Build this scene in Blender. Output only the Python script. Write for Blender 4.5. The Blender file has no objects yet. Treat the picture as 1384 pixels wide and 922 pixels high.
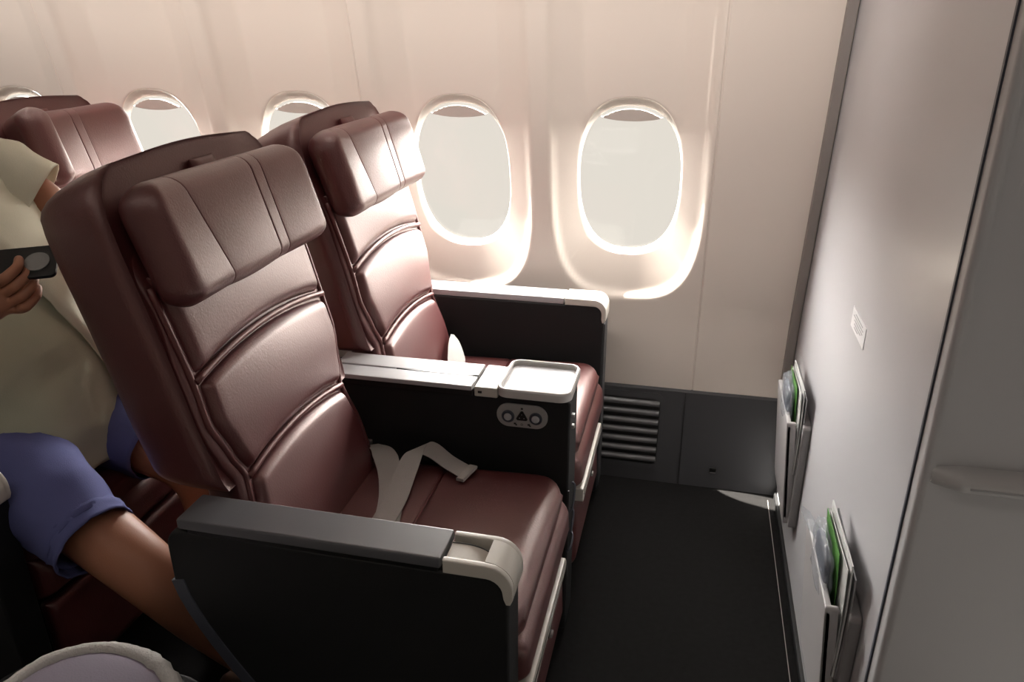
import bpy, bmesh, math, random
from mathutils import Vector, Matrix, noise
random.seed(7)
SC = bpy.context.scene
COL = SC.collection
PI = math.pi

# ------------------------------------------------------------------ camera
H, F, PITCH, YAW, ROLL = 1.45494, 1050.094, 0.391756, 0.229734, -0.00322
fw = Vector((-math.sin(YAW)*math.cos(PITCH), math.cos(YAW)*math.cos(PITCH), -math.sin(PITCH)))
rt = fw.cross(Vector((0, 0, 1))).normalized()
up = rt.cross(fw)
c_, s_ = math.cos(ROLL), math.sin(ROLL)
rt, up = c_*rt + s_*up, -s_*rt + c_*up
cam = bpy.data.cameras.new('camera')
cam.sensor_width = 36.0
cam.lens = F*36.0/1384
cam.clip_start = 0.02
camo = bpy.data.objects.new('camera', cam)
M = Matrix((rt, up, -fw)).transposed().to_4x4()
M.translation = Vector((0, 0, H))
camo.matrix_world = M
COL.objects.link(camo)
SC.camera = camo

# ------------------------------------------------------------------ light and exposure
SC.view_settings.view_transform = 'Standard'
SC.view_settings.look = 'None'
SC.view_settings.gamma = 1
SC.view_settings.exposure = 0.0
SC.view_settings.use_curve_mapping = False
SKY_UP, SKY_DOWN = 48.0, 0.84
w = bpy.data.worlds.new('sky')
SC.world = w
w.use_nodes = True
nt = w.node_tree
nt.nodes.clear()
out = nt.nodes.new('ShaderNodeOutputWorld')
bg = nt.nodes.new('ShaderNodeBackground')
tc = nt.nodes.new('ShaderNodeTexCoord')
sx = nt.nodes.new('ShaderNodeSeparateXYZ')
mr = nt.nodes.new('ShaderNodeMapRange')
mr.inputs['From Min'].default_value = 0.005
mr.inputs['From Max'].default_value = 0.06
mr.inputs['To Min'].default_value = SKY_DOWN
mr.inputs['To Max'].default_value = SKY_UP
mx = nt.nodes.new('ShaderNodeMix')
mx.data_type = 'RGBA'
mr2 = nt.nodes.new('ShaderNodeMapRange')
mr2.inputs['From Min'].default_value = 0.0
mr2.inputs['From Max'].default_value = 0.10
mx.inputs[6].default_value = (1.0, 0.935, 0.84, 1)
mx.inputs[7].default_value = (1.0, 0.965, 0.92, 1)
L = nt.links.new
L(tc.outputs['Generated'], sx.inputs[0])
L(sx.outputs['Z'], mr.inputs['Value'])
L(sx.outputs['Z'], mr2.inputs['Value'])
L(mr2.outputs[0], mx.inputs[0])
L(mx.outputs[2], bg.inputs['Color'])
L(mr.outputs[0], bg.inputs['Strength'])
L(bg.outputs[0], out.inputs['Surface'])

def lamp(name, kind, loc, aim, energy, color=(1, 1, 1), **kw):
    d = bpy.data.lights.new(name, kind)
    d.energy = energy
    d.color = color
    for k, v_ in kw.items():
        setattr(d, k, v_)
    o = bpy.data.objects.new(name, d)
    o.location = loc
    o.rotation_euler = Vector(aim).to_track_quat('-Z', 'Y').to_euler()
    COL.objects.link(o)
    return o

lamp('sun', 'SUN', (0, 6, 6), (0.54, -0.066, -1.0), 70.0, (1.0, 0.95, 0.86), angle=0.009)
# added fill lamps above the frame, brightening the cabin and the window wall
lamp('overhead_fill_light', 'AREA', (-1.1, 0.20, 2.14), (0, 0.25, -1), 5.0, (1.0, 0.93, 0.86), shape='RECTANGLE', size=3.4, size_y=0.35)
lamp('overhead_fill_light', 'AREA', (-1.1, 1.40, 2.08), (0.1, 1.0, -0.70), 12.5, (1.0, 0.92, 0.86), shape='RECTANGLE', size=3.4, size_y=0.2, spread=math.radians(95))

# ------------------------------------------------------------------ materials
def mat(name, color, rough=0.5, metal=0.0, spec=0.5, bump=0.0, bscale=200.0, var=0.0, vscale=6.0, coat=0.0, crough=0.2, sheen=0.0, tint=None):
    m = bpy.data.materials.new(name)
    m.use_nodes = True
    t = m.node_tree
    b = t.nodes['Principled BSDF']
    b.inputs['Base Color'].default_value = (*color, 1)
    b.inputs['Roughness'].default_value = rough
    b.inputs['Metallic'].default_value = metal
    b.inputs['Specular IOR Level'].default_value = spec
    b.inputs['Coat Weight'].default_value = coat
    if tint:
        b.inputs['Specular Tint'].default_value = (*tint, 1)
    b.inputs['Coat Roughness'].default_value = crough
    b.inputs['Sheen Weight'].default_value = sheen
    co = t.nodes.new('ShaderNodeTexCoord')
    if bump:
        n = t.nodes.new('ShaderNodeTexNoise')
        n.inputs['Scale'].default_value = bscale
        n.inputs['Detail'].default_value = 3
        bp = t.nodes.new('ShaderNodeBump')
        bp.inputs['Strength'].default_value = bump
        bp.inputs['Distance'].default_value = 0.002
        t.links.new(co.outputs['Object'], n.inputs['Vector'])
        t.links.new(n.outputs['Fac'], bp.inputs['Height'])
        t.links.new(bp.outputs[0], b.inputs['Normal'])
    if var:
        n2 = t.nodes.new('ShaderNodeTexNoise')
        n2.inputs['Scale'].default_value = vscale
        n2.inputs['Detail'].default_value = 4
        rp = t.nodes.new('ShaderNodeMapRange')
        rp.inputs['To Min'].default_value = 1 - var
        rp.inputs['To Max'].default_value = 1 + var
        hs = t.nodes.new('ShaderNodeHueSaturation')
        hs.inputs['Color'].default_value = (*color, 1)
        t.links.new(co.outputs['Object'], n2.inputs['Vector'])
        t.links.new(n2.outputs['Fac'], rp.inputs['Value'])
        t.links.new(rp.outputs[0], hs.inputs['Value'])
        t.links.new(hs.outputs[0], b.inputs['Base Color'])
    return m

LEATHER = mat('maroon_leather', (0.080, 0.0145, 0.0155), 0.42, spec=1.0, tint=(1, 0.76, 0.70), bump=0.25, bscale=260, var=0.15, vscale=9, coat=0.5, crough=0.48)
LEATHER2 = mat('maroon_piping', (0.070, 0.013, 0.014), 0.42, spec=0.8, tint=(1, 0.70, 0.64), coat=0.12, crough=0.4)
CHAR = mat('charcoal_plastic', (0.012, 0.012, 0.0125), 0.55, spec=0.3, bump=0.15, bscale=500)
CHAR2 = mat('dark_grey_trim', (0.055, 0.058, 0.075), 0.45, spec=0.4)
ARMTOP = mat('grey_lacquer', (0.10, 0.10, 0.108), 0.38, spec=0.5, coat=0.2)
SILVER = mat('silver_lacquer', (0.40, 0.395, 0.405), 0.35, spec=0.5)
WHITEP = mat('ivory_plastic', (0.52, 0.49, 0.44), 0.38, spec=0.5)
TRAYW = mat('pale_grey_plastic', (0.52, 0.505, 0.49), 0.35, spec=0.5)
BLACK = mat('black_plastic', (0.006, 0.006, 0.006), 0.4)
CHROME = mat('brushed_metal', (0.5, 0.5, 0.5), 0.3, metal=1.0)
PANELG = mat('control_grey', (0.30, 0.29, 0.28), 0.45)
BELT = mat('grey_webbing', (0.38, 0.355, 0.335), 0.75, bump=0.5, bscale=700)
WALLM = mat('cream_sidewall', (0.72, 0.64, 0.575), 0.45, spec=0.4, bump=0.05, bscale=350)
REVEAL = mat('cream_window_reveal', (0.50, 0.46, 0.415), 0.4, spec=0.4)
SHADEM = mat('window_shade_plastic', (0.50, 0.44, 0.40), 0.4)
TRIMM = mat('warm_grey_trim', (0.27, 0.24, 0.225), 0.5)
BULK = mat('bulkhead_laminate', (0.58, 0.575, 0.595), 0.24, spec=0.6, bump=0.04, bscale=500)
CLOSET = mat('closet_laminate', (0.46, 0.455, 0.465), 0.4, spec=0.4, bump=0.08, bscale=500)
DADO = mat('dado_grey', (0.045, 0.045, 0.048), 0.5, spec=0.4, bump=0.1, bscale=500)
SLAT = mat('grille_slat_grey', (0.085, 0.083, 0.085), 0.42, spec=0.5)
CARPET = mat('charcoal_carpet', (0.010, 0.0095, 0.0095), 0.95, spec=0.1, bump=1.0, bscale=900, var=0.35, vscale=60)
POCKET = mat('pocket_grey', (0.40, 0.385, 0.39), 0.42, spec=0.5)
CEILM = mat('ceiling_white', (0.70, 0.66, 0.62), 0.6)

def glass_mat():
    m = bpy.data.materials.new('window_acrylic')
    m.use_nodes = True
    t = m.node_tree
    t.nodes.clear()
    o = t.nodes.new('ShaderNodeOutputMaterial')
    mix = t.nodes.new('ShaderNodeMixShader')
    tr = t.nodes.new('ShaderNodeBsdfTransparent')
    gl = t.nodes.new('ShaderNodeBsdfGlossy')
    gl.inputs['Roughness'].default_value = 0.05
    tr.inputs['Color'].default_value = (0.97, 0.97, 0.96, 1)
    mix.inputs[0].default_value = 0.05
    t.links.new(tr.outputs[0], mix.inputs[1])
    t.links.new(gl.outputs[0], mix.inputs[2])
    t.links.new(mix.outputs[0], o.inputs[0])
    return m
GLASS = glass_mat()

def film_mat():
    m = bpy.data.materials.new('clear_plastic_film')
    m.use_nodes = True
    t = m.node_tree
    t.nodes.clear()
    o = t.nodes.new('ShaderNodeOutputMaterial')
    mix = t.nodes.new('ShaderNodeMixShader')
    tr = t.nodes.new('ShaderNodeBsdfTransparent')
    pb = t.nodes.new('ShaderNodeBsdfPrincipled')
    pb.inputs['Base Color'].default_value = (0.55, 0.6, 0.66, 1)
    pb.inputs['Roughness'].default_value = 0.15
    mix.inputs[0].default_value = 0.32
    t.links.new(tr.outputs[0], mix.inputs[1])
    t.links.new(pb.outputs[0], mix.inputs[2])
    t.links.new(mix.outputs[0], o.inputs[0])
    return m
FILM = film_mat()

# ------------------------------------------------------------------ helpers
def obj(name, bm, m, parent=None, smooth=True, angle=None):
    hard = False
    bmesh.ops.recalc_face_normals(bm, faces=bm.faces)
    me = bpy.data.meshes.new(name)
    bm.to_mesh(me)
    bm.free()
    me.materials.append(m)
    if smooth:
        for p in me.polygons:
            p.use_smooth = True
        if angle is not None:
            me.set_sharp_from_angle(angle=math.radians(angle))
            hard = True
    o = bpy.data.objects.new(name, me)
    COL.objects.link(o)
    if hard:
        wn = o.modifiers.new('normals', 'WEIGHTED_NORMAL')
        wn.keep_sharp = True
        wn.weight = 100
    if parent:
        o.parent = parent
    return o

def tag(o, label, cat, group=None):
    o['label'] = label
    o['category'] = cat
    if group:
        o['group'] = group
    return o

def struct(o):
    o['kind'] = 'structure'
    return o

def thing(name, loc, label, cat, group=None):
    o = bpy.data.objects.new(name, None)
    o.empty_display_size = 0.1
    o.location = loc
    COL.objects.link(o)
    return tag(o, label, cat, group)

def dup(root, loc, label=None, group=None):
    def cp(o, par):
        c = o.copy()
        COL.objects.link(c)
        c.parent = par
        for ch in list(kids.get(o.name, [])):
            cp(ch, c)
        return c
    kids = {}
    for o in list(bpy.data.objects):
        if o.parent:
            kids.setdefault(o.parent.name, []).append(o)
    r = cp(root, None)
    r.location = loc
    if label:
        r['label'] = label
    if group:
        r['group'] = group
    return r

def rbox(x0, x1, y0, y1, z0, z1, r=0.004, seg=3, bm=None):
    b = bmesh.new()
    bmesh.ops.create_cube(b, size=1)
    for v_ in b.verts:
        v_.co = Vector(((x0+x1)/2 + v_.co.x*(x1-x0), (y0+y1)/2 + v_.co.y*(y1-y0), (z0+z1)/2 + v_.co.z*(z1-z0)))
    if r:
        bmesh.ops.bevel(b, geom=list(b.edges), offset=r, segments=seg, profile=0.5, affect='EDGES', clamp_overlap=True)
    return merge(bm, b)

def merge(a, b):
    if a is None:
        return b
    me = bpy.data.meshes.new('tmp')
    b.to_mesh(me)
    b.free()
    a.from_mesh(me)
    bpy.data.meshes.remove(me)
    return a

def prism(pts, axis, a0, a1, r=0.0, seg=2, bm=None):
    """closed outline extruded along an axis: 'x' pts are (y,z), 'y' pts are (x,z), 'z' pts are (x,y)"""
    b = bmesh.new()
    def P(p, a):
        return {'x': (a, p[0], p[1]), 'y': (p[0], a, p[1]), 'z': (p[0], p[1], a)}[axis]
    A = [b.verts.new(P(p, a0)) for p in pts]
    B = [b.verts.new(P(p, a1)) for p in pts]
    n = len(pts)
    f1 = b.faces.new(A)
    f2 = b.faces.new(B[::-1])
    for i in range(n):
        b.faces.new((A[i], A[(i+1) % n], B[(i+1) % n], B[i]))
    bmesh.ops.recalc_face_normals(b, faces=b.faces)
    if r:
        es = list(set(f1.edges) | set(f2.edges))
        bmesh.ops.bevel(b, geom=es, offset=r, segments=seg, profile=0.5, affect='EDGES', clamp_overlap=True)
    return merge(bm, b)

def rrect(x0, x1, y0, y1, r, n=6):
    r4 = r if isinstance(r, (tuple, list)) else (r, r, r, r)    # corners: (x0,y0) (x1,y0) (x1,y1) (x0,y1)
    P = []
    for (cx, cy, a0, rr) in ((x0, y0, PI, r4[0]), (x1, y0, 1.5*PI, r4[1]), (x1, y1, 0, r4[2]), (x0, y1, .5*PI, r4[3])):
        ox = cx + (rr if cx == x0 else -rr)
        oy = cy + (rr if cy == y0 else -rr)
        if rr <= 0:
            P.append((cx, cy))
            continue
        for i in range(n+1):
            a = a0 + .5*PI*i/n
            P.append((ox+rr*math.cos(a), oy+rr*math.sin(a)))
    return P

def tube(pts, rad, n=8, bm=None, closed=False):
    b = bm or bmesh.new()
    pts = [Vector(p) for p in pts]
    rings = []
    N = len(pts)
    up0 = Vector((0.31, 0.2, 0.93)).normalized()
    for i, p in enumerate(pts):
        if closed:
            d = pts[(i+1) % N]-pts[i-1]
        else:
            d = pts[min(i+1, N-1)]-pts[max(i-1, 0)]
        d.normalize()
        u = d.cross(up0)
        if u.length < 1e-4:
            u = d.cross(Vector((1, 0, 0)))
        u.normalize()
        v_ = d.cross(u)
        r = rad[i] if isinstance(rad, (list, tuple)) else rad
        rings.append([b.verts.new(p + r*(math.cos(2*PI*k/n)*u + math.sin(2*PI*k/n)*v_)) for k in range(n)])
    for i in range(N if closed else N-1):
        A, B = rings[i], rings[(i+1) % N]
        for k in range(n):
            b.faces.new((A[k], A[(k+1) % n], B[(k+1) % n], B[k]))
    if not closed:
        b.faces.new(rings[0][::-1])
        b.faces.new(rings[-1])
    return b

def spline(pts, n=8):
    """Catmull-Rom through the points"""
    P = [Vector(p) for p in pts]
    P = [2*P[0]-P[1]] + P + [2*P[-1]-P[-2]]
    o = []
    for i in range(1, len(P)-2):
        for k in range(n):
            t = k/n
            a, b, c, d = P[i-1], P[i], P[i+1], P[i+2]
            o.append(0.5*((2*b)+(c-a)*t+(2*a-5*b+4*c-d)*t*t+(3*b-a-3*c+d)*t**3))
    o.append(P[-2])
    return o

def ribbon(path, widths, thick, bm=None):
    """strap: path of (centre, width direction)"""
    b = bm or bmesh.new()
    rows = []
    N = len(path)
    for i, (p, wd) in enumerate(path):
        p, wd = Vector(p), Vector(wd).normalized()
        d = Vector(path[min(i+1, N-1)][0])-Vector(path[max(i-1, 0)][0])
        n = d.cross(wd).normalized()
        hw = (widths[i] if isinstance(widths, (list, tuple)) else widths)/2
        rows.append([b.verts.new(p-hw*wd-n*thick/2), b.verts.new(p+hw*wd-n*thick/2), b.verts.new(p+hw*wd+n*thick/2), b.verts.new(p-hw*wd+n*thick/2)])
    for A, B in zip(rows, rows[1:]):
        for k in range(4):
            b.faces.new((A[k], A[(k+1) % 4], B[(k+1) % 4], B[k]))
    b.faces.new(rows[0][::-1])
    b.faces.new(rows[-1])
    return b

def samples(ra, rb, n, na=7):
    """parameter values along 0..1 that crowd towards rounded edges of width ra, rb (fractions)"""
    s = [ra*(1-math.cos(.5*PI*i/na)) for i in range(na)] if ra > 0 else [0]
    mid = [ra+(1-ra-rb)*i/n for i in range(n+1)]
    if ra <= 0:
        mid = mid[1:]
    e = [1-rb*(1-math.cos(.5*PI*(na-1-i)/na)) for i in range(na)] if rb > 0 else []
    return s+mid+e

def pad(func, left, right, bottom, top, front, back, rads, floor=(0, 0, 0, 0), n=(24, 24), dome=0.0, bend=None):
    """rounded upholstered slab. left/right are a(b), bottom/top are b(s); rads are metres (left, right, bottom, top);
    func(a, b, h) maps to the seat. floor keeps some thickness at an edge (a stitched seam)."""
    bmid = (bottom(.5)+top(.5))/2
    wid = right(bmid)-left(bmid)
    hei = top(.5)-bottom(.5)
    S = samples(rads[0]/wid, rads[1]/wid, n[0])
    T = samples(rads[2]/hei, rads[3]/hei, n[1])
    def e1(d, r, fl):
        if r <= 0:
            return 1
        q = min(max(d/r, 0), 1)
        return fl+(1-fl)*math.sqrt(max(0, 1-(1-q)**2))
    b = bmesh.new()
    Fv, Bv = {}, {}
    for i, s in enumerate(S):
        for j, t in enumerate(T):
            bb = bottom(s)+(top(s)-bottom(s))*t
            aa = left(bb)+(right(bb)-left(bb))*s
            e = e1(s*wid, rads[0], floor[0])*e1((1-s)*wid, rads[1], floor[1])*e1(t*hei, rads[2], floor[2])*e1((1-t)*hei, rads[3], floor[3])
            h = front*e+dome*(1-(2*s-1)**2)*(1-(2*t-1)**2)
            hb = bend(aa) if bend else 0
            Fv[i, j] = b.verts.new(func(aa, bb, h+hb))
            Bv[i, j] = b.verts.new(func(aa, bb, -back*e+hb))
    I, J = len(S), len(T)
    for i in range(I-1):
        for j in range(J-1):
            b.faces.new((Fv[i, j], Fv[i+1, j], Fv[i+1, j+1], Fv[i, j+1]))
            b.faces.new((Bv[i, j], Bv[i, j+1], Bv[i+1, j+1], Bv[i+1, j]))
    for i in range(I-1):
        for j in (0, J-1):
            b.faces.new((Fv[i, j], Bv[i, j], Bv[i+1, j], Fv[i+1, j]))
    for j in range(J-1):
        for i in (0, I-1):
            b.faces.new((Fv[i, j], Fv[i, j+1], Bv[i, j+1], Bv[i, j]))
    bmesh.ops.remove_doubles(b, verts=b.verts, dist=1e-5)
    return b

def interp(tab):
    def f(x):
        if x <= tab[0][0]:
            return tab[0][1]
        for (x0, y0), (x1, y1) in zip(tab, tab[1:]):
            if x <= x1:
                t = (x-x0)/(x1-x0)
                t = t*t*(3-2*t)*0.5+t*0.5
                return y0+(y1-y0)*t
        return tab[-1][1]
    return f

def lin(tab):
    def f(x):
        for (x0, y0), (x1, y1) in zip(tab, tab[1:]):
            if x <= x1:
                return y0+(y1-y0)*(x-x0)/(x1-x0)
        (x0, y0), (x1, y1) = tab[-2:]
        return y0+(y1-y0)*(x-x0)/(x1-x0)
    return f

# ------------------------------------------------------------------ the cabin shell
XB = 0.352           # bulkhead face
YC = 1.075            # closet's aisle face
XR = -4.2            # aft end
WPROF = lin([(0.32, 2.378), (0.59, 2.360), (0.91, 2.292), (1.18, 2.232), (1.495, 2.170), (1.85, 2.07), (2.06, 1.98)])
def wy(z):
    return (WPROF(z-.03)+WPROF(z)+WPROF(z+.03))/3
WZ0, WZ1 = 0.322, 2.06
WX = [-0.186-0.511*k for k in range(8)]
WZC, RH, RW = 1.018, 0.238, 0.151          # window rim centre height, half height, half width
REC = 0.0515

def recess(x, z):
    k = min(range(len(WX)), key=lambda i: abs(WX[i]-x))
    u = abs(x-WX[k])/0.2215
    v_ = max(0, (WZC+0.02-z))/0.392
    q = (u**3.2+v_**3.2)**(1/3.2)
    dist = (1-q)*0.2215
    d = max(-1, min(1, dist/0.012))
    m_ = 0.5+0.5*math.sin(d*PI/2)
    t = max(0, min(1, dist/0.085))
    return REC*(0.20*m_+0.80*t)
SEAMS = [0.052, -0.973, -1.998, -3.02]
def wall_pt(x, z, extra=0):
    y = wy(z)+recess(x, z)
    for s in SEAMS:
        if abs(x-s) < 0.0022:
            y += 0.004
    return Vector((x, y+extra, z))
def rim(th, k=1.0, dx=0, dzt=0, dzb=0):
    c, s = math.cos(th), math.sin(th)
    p = 2.5
    r = (abs(c/(RW*k))**p+abs(s/(RH*k))**p)**(-1/p)
    x, z = r*c+dx, r*s
    z += dzt*max(0, s)+dzb*max(0, -s)
    return x, z

floor = struct(obj('floor', rbox(XR, XB+.3, -1.4, 2.34, -0.03, 0.0, 0), CARPET, smooth=False))
ceiling = struct(obj('ceiling', rbox(XR, 1.5, -1.5, 2.05, 2.20, 2.23, 0), CEILM, smooth=False))

def build_wall():
    b = bmesh.new()
    hx, hz0, hz1 = 0.174, WZC-0.262, WZC+0.262
    st = 0.0086
    xs = set()
    x = XB+0.02
    holes = []
    X = []
    for k, cx in enumerate(WX):
        a, e = cx-hx, cx+hx
        nn = 40
        X += [a+(e-a)*i/nn for i in range(nn+1)]
        holes.append((a, e))
    # between the holes
    gaps = [(WX[0]+hx, XB)]+[(WX[i+1]+hx, WX[i]-hx) for i in range(len(WX)-1)]+[(XR, WX[-1]-hx)]
    for a, e in gaps:
        nn = max(3, int((e-a)/st))
        X += [a+(e-a)*i/nn for i in range(1, nn)]
    X += [XR, XB]
    for s in SEAMS:
        X += [s-.0035, s-.002, s+.002, s+.0035]
    X = sorted(set(round(q, 6) for q in X))
    nh = 58
    Z = [hz0+(hz1-hz0)*i/nh for i in range(nh+1)]
    n0 = int((hz0-WZ0)/0.009)
    Z += [WZ0+(hz0-WZ0)*i/n0 for i in range(n0)]
    n1 = int((WZ1-hz1)/0.02)
    Z += [hz1+(WZ1-hz1)*i/n1 for i in range(1, n1+1)]
    Z = sorted(set(round(q, 6) for q in Z))
    V = {}
    def gv(i, j):
        if (i, j) not in V:
            V[i, j] = b.verts.new(wall_pt(X[i], Z[j]))
        return V[i, j]
    ih = [(X.index(round(a, 6)), X.index(round(e, 6))) for a, e in holes]
    j0, j1 = Z.index(round(hz0, 6)), Z.index(round(hz1, 6))
    inh = lambda i, j: j0 <= j < j1 and any(a <= i < e for a, e in ih)
    for i in range(len(X)-1):
        for j in range(len(Z)-1):
            if not inh(i, j):
                b.faces.new((gv(i, j), gv(i+1, j), gv(i+1, j+1), gv(i, j+1)))
    for (a, e), cx in zip(ih, WX):
        loop = [(i, j0) for i in range(a, e)]+[(e, j) for j in range(j0, j1)]+[(i, j1) for i in range(e, a, -1)]+[(a, j) for j in range(j1, j0, -1)]
        prev = [gv(*q) for q in loop]
        outer = [(X[i]-cx, Z[j]-WZC) for i, j in loop]
        inner = [rim(math.atan2(z, x)) for x, z in outer]
        for (t, ex) in ((.5, 0), (.85, 0), (.97, 0), (1.0, 0.002), (1.0, 0.004)):
            cur = []
            for (ox, oz), (ix, iz) in zip(outer, inner):
                x, z = ox+(ix-ox)*t+cx, oz+(iz-oz)*t+WZC
                cur.append(b.verts.new(wall_pt(x, z, ex)))
            n = len(cur)
            for q in range(n):
                b.faces.new((prev[q], prev[(q+1) % n], cur[(q+1) % n], cur[q]))
            prev = cur
    return b
wall_l = struct(obj('wall_left', build_wall(), WALLM))

def dz_dado(z):
    return 2.317+(2.370-2.317)*z/0.322

def build_dado():
    pts = [(2.317, 0.0), (2.369, 0.319), (2.374, 0.326), (2.44, 0.326), (2.44, 0.0)]
    return prism(pts, 'x', XR, XB, 0)
dado = struct(obj('baseboard_left', build_dado(), DADO, smooth=False))
# thin seam line of the dado panel
b = prism([(2.3150, 0.0), (2.3670, 0.319), (2.371, 0.319), (2.319, 0.0)], 'x', 0.032, 0.0345, 0)
struct(obj('trim_1', b, BLACK, smooth=False))
# strip between sidewall and bulkhead
def wall_strip(x0, x1, out_, z0, z1):
    b = bmesh.new()
    prev = None
    n = 30
    for i in range(n+1):
        z = z0+(z1-z0)*i/n
        y = wy(z)
        cur = [b.verts.new((x0, y+.01, z)), b.verts.new((x0+.003, y-out_, z)), b.verts.new((x1, y-out_, z)), b.verts.new((x1, y+.01, z))]
        if prev:
            for k in range(4):
                b.faces.new((prev[k], prev[(k+1) % 4], cur[(k+1) % 4], cur[k]))
        prev = cur
    return b
struct(obj('trim_2', wall_strip(XB-0.030, XB-0.004, 0.018, 0.325, 2.05), TRIMM, smooth=False))

# windows
def build_window(k):
    cx = WX[k]
    e = bpy.data.objects.new('window_%d' % (k+1), None)
    e.location = (cx, wy(WZC)+REC, WZC)
    e['kind'] = 'structure'
    COL.objects.link(e)
    inv = Matrix.Translation(-Vector(e.location))
    N = 112
    rings = []
    prof = [(1.0, 0.001, 0, 0), (0.992, 0.005, 0, 0), (0.988, 0.009, -.005, .002), (0.984, 0.016, -.013, .005), (0.980, 0.024, -.021, .008)]
    b = bmesh.new()
    prev = None
    for sc, dep, dt, db in prof:
        cur = []
        for i in range(N):
            th = 2*PI*i/N
            x, z = rim(th, sc, 0, dt, db)
            p = wall_pt(cx+x, WZC+z, dep)
            cur.append(b.verts.new(p))
        if prev:
            for i in range(N):
                b.faces.new((prev[i], prev[(i+1) % N], cur[(i+1) % N], cur[i]))
        prev = cur
    last = [v_.co.copy() for v_ in prev]
    b.transform(inv)
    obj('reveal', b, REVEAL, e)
    # pane
    b = bmesh.new()
    vs = [b.verts.new(p) for p in last]
    c = b.verts.new(sum((p for p in last), Vector())/N)
    for i in range(N):
        b.faces.new((vs[i], vs[(i+1) % N], c))
    b.transform(inv)
    obj('pane', b, GLASS, e)
    # lower lip of the raised shade
    zt = max(p.z for p in last)
    b = bmesh.new()
    w_ = 0.088
    n = 24
    rows = []
    for dep, dz in ((0.036, 0), (0.036, 0.0), (0.046, 0.0), (0.046, 0)):
        pass
    fr, bk = [], []
    lo = []
    for i in range(n+1):
        u = -1+2*i/n
        x = cx+u*w_
        z = zt-0.042+0.010*abs(u)**2.2
        lo.append((x, z))
    hi = []
    for i in range(n+1):
        u = -1+2*i/n
        x = u*w_
        # upper edge follows the reveal
        best = max((p.z for p in last if abs(p.x-cx-x) < 0.01), default=zt)
        hi.append((cx+x, best-0.008-0.010*abs(u)**2))
    A = [b.verts.new(wall_pt(x, z, 0.012)) for x, z in lo]
    B = [b.verts.new(wall_pt(x, max(z, lo[i][1]+.002), 0.012)) for i, (x, z) in enumerate(hi)]
    A2 = [b.verts.new(wall_pt(x, z, 0.020)) for x, z in lo]
    B2 = [b.verts.new(wall_pt(x, max(z, lo[i][1]+.002), 0.020)) for i, (x, z) in enumerate(hi)]
    for i in range(n):
        b.faces.new((A[i], A[i+1], B[i+1], B[i]))
        b.faces.new((A2[i], B2[i], B2[i+1], A2[i+1]))
        b.faces.new((A[i], A2[i], A2[i+1], A[i+1]))
        b.faces.new((B[i], B[i+1], B2[i+1], B2[i]))
    b.faces.new((A[0], B[0], B2[0], A2[0]))
    b.faces.new((A[n], A2[n], B2[n], B[n]))
    b.transform(inv)
    obj('shade', b, SHADEM, e, angle=40)
    # sky portal for cleaner daylight
    d = bpy.data.lights.new('window_daylight_portal', 'AREA')
    d.shape = 'RECTANGLE'
    d.size, d.size_y = 0.32, 0.50
    d.cycles.is_portal = True
    o = bpy.data.objects.new('window_daylight_portal', d)
    o.location = (cx, wy(WZC)+REC+0.06, WZC)
    o.rotation_euler = Vector((0, -1, -0.17)).to_track_quat('-Z', 'Y').to_euler()
    COL.objects.link(o)
for k in range(6):
    build_window(k)
# the two aft windows out of view stay closed with their shades
for k in (6, 7):
    b = bmesh.new()
    N = 60
    P = [wall_pt(WX[k]+rim(2*PI*i/N, 1.03)[0], WZC+rim(2*PI*i/N, 1.03)[1], 0.012) for i in range(N)]
    b.faces.new([b.verts.new(p) for p in P])
    struct(obj('window_%d' % (k+1), b, SHADEM, smooth=False))

# bulkhead and closet
b = bmesh.new()
prof = [(YC, 0.0), (2.317, 0.0), (2.37, 0.32)]+[(wy(0.36+i*0.1)+.01, 0.36+i*0.1) for i in range(17)]+[(1.95, 2.20), (YC, 2.20)]
bulk = struct(obj('wall_front', prism(prof, 'x', XB, XB+0.02, 0), BULK, smooth=False))
wall_r = struct(obj('wall_right', rbox(XB+0.012, 1.5, YC-0.018, YC+0.01, 0, 2.20, 0.002, 2), CLOSET, smooth=False))
# rounded corner post
cpts = [(XB-0.001, YC+0.012), (XB-0.001, YC-0.010)]
for i in range(9):
    a = PI+.5*PI*i/8
    cpts.append((XB+0.010+0.011*math.cos(a), YC-0.010+0.011*math.sin(a)))
cpts += [(XB+0.014, YC-0.021), (XB+0.014, YC+0.012)]
struct(obj('trim_3', prism(cpts, 'z', 0, 2.20, 0), CLOSET, angle=40))
struct(obj('trim_4', rbox(XB-0.0035, XB+0.001, YC+0.0125, YC+0.019, 0, 2.20, 0), CHAR2, smooth=False))
# upper door frame band
struct(obj('trim_5', rbox(XB+0.024, 1.5, YC-0.026, YC-0.016, 1.375, 1.47, 0.003), CLOSET, smooth=False))
# floor edge strips
struct(obj('baseboard_front', rbox(XB-0.010, XB+.001, YC+.02, 2.31, 0.0, 0.022, 0.003), CHAR, smooth=False))
struct(obj('trim_6', rbox(XB-0.030, XB-0.0285, YC+.02, 2.28, 0.0, 0.002, 0), TRIMM, smooth=False))
# the far side of the cabin (behind the camera) and the ends
struct(obj('wall_back', rbox(XR-.03, XR, -1.5, 2.45, 0, 2.23, 0), CEILM, smooth=False))
struct(obj('wall_far_side', rbox(XR, 1.5, -1.45, -1.40, 0, 2.23, 0), CEILM, smooth=False))
struct(obj('wall_forward', rbox(1.5, 1.53, -1.5, 1.3, 0, 2.23, 0), CLOSET, smooth=False))
b = prism([(wy(2.04)-.004, 2.04), (wy(2.04)+.02, 2.04), (2.06, 2.23), (1.88, 2.215)], 'x', XR, XB, 0)
struct(obj('trim_7', b, CEILM, smooth=False))

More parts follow.
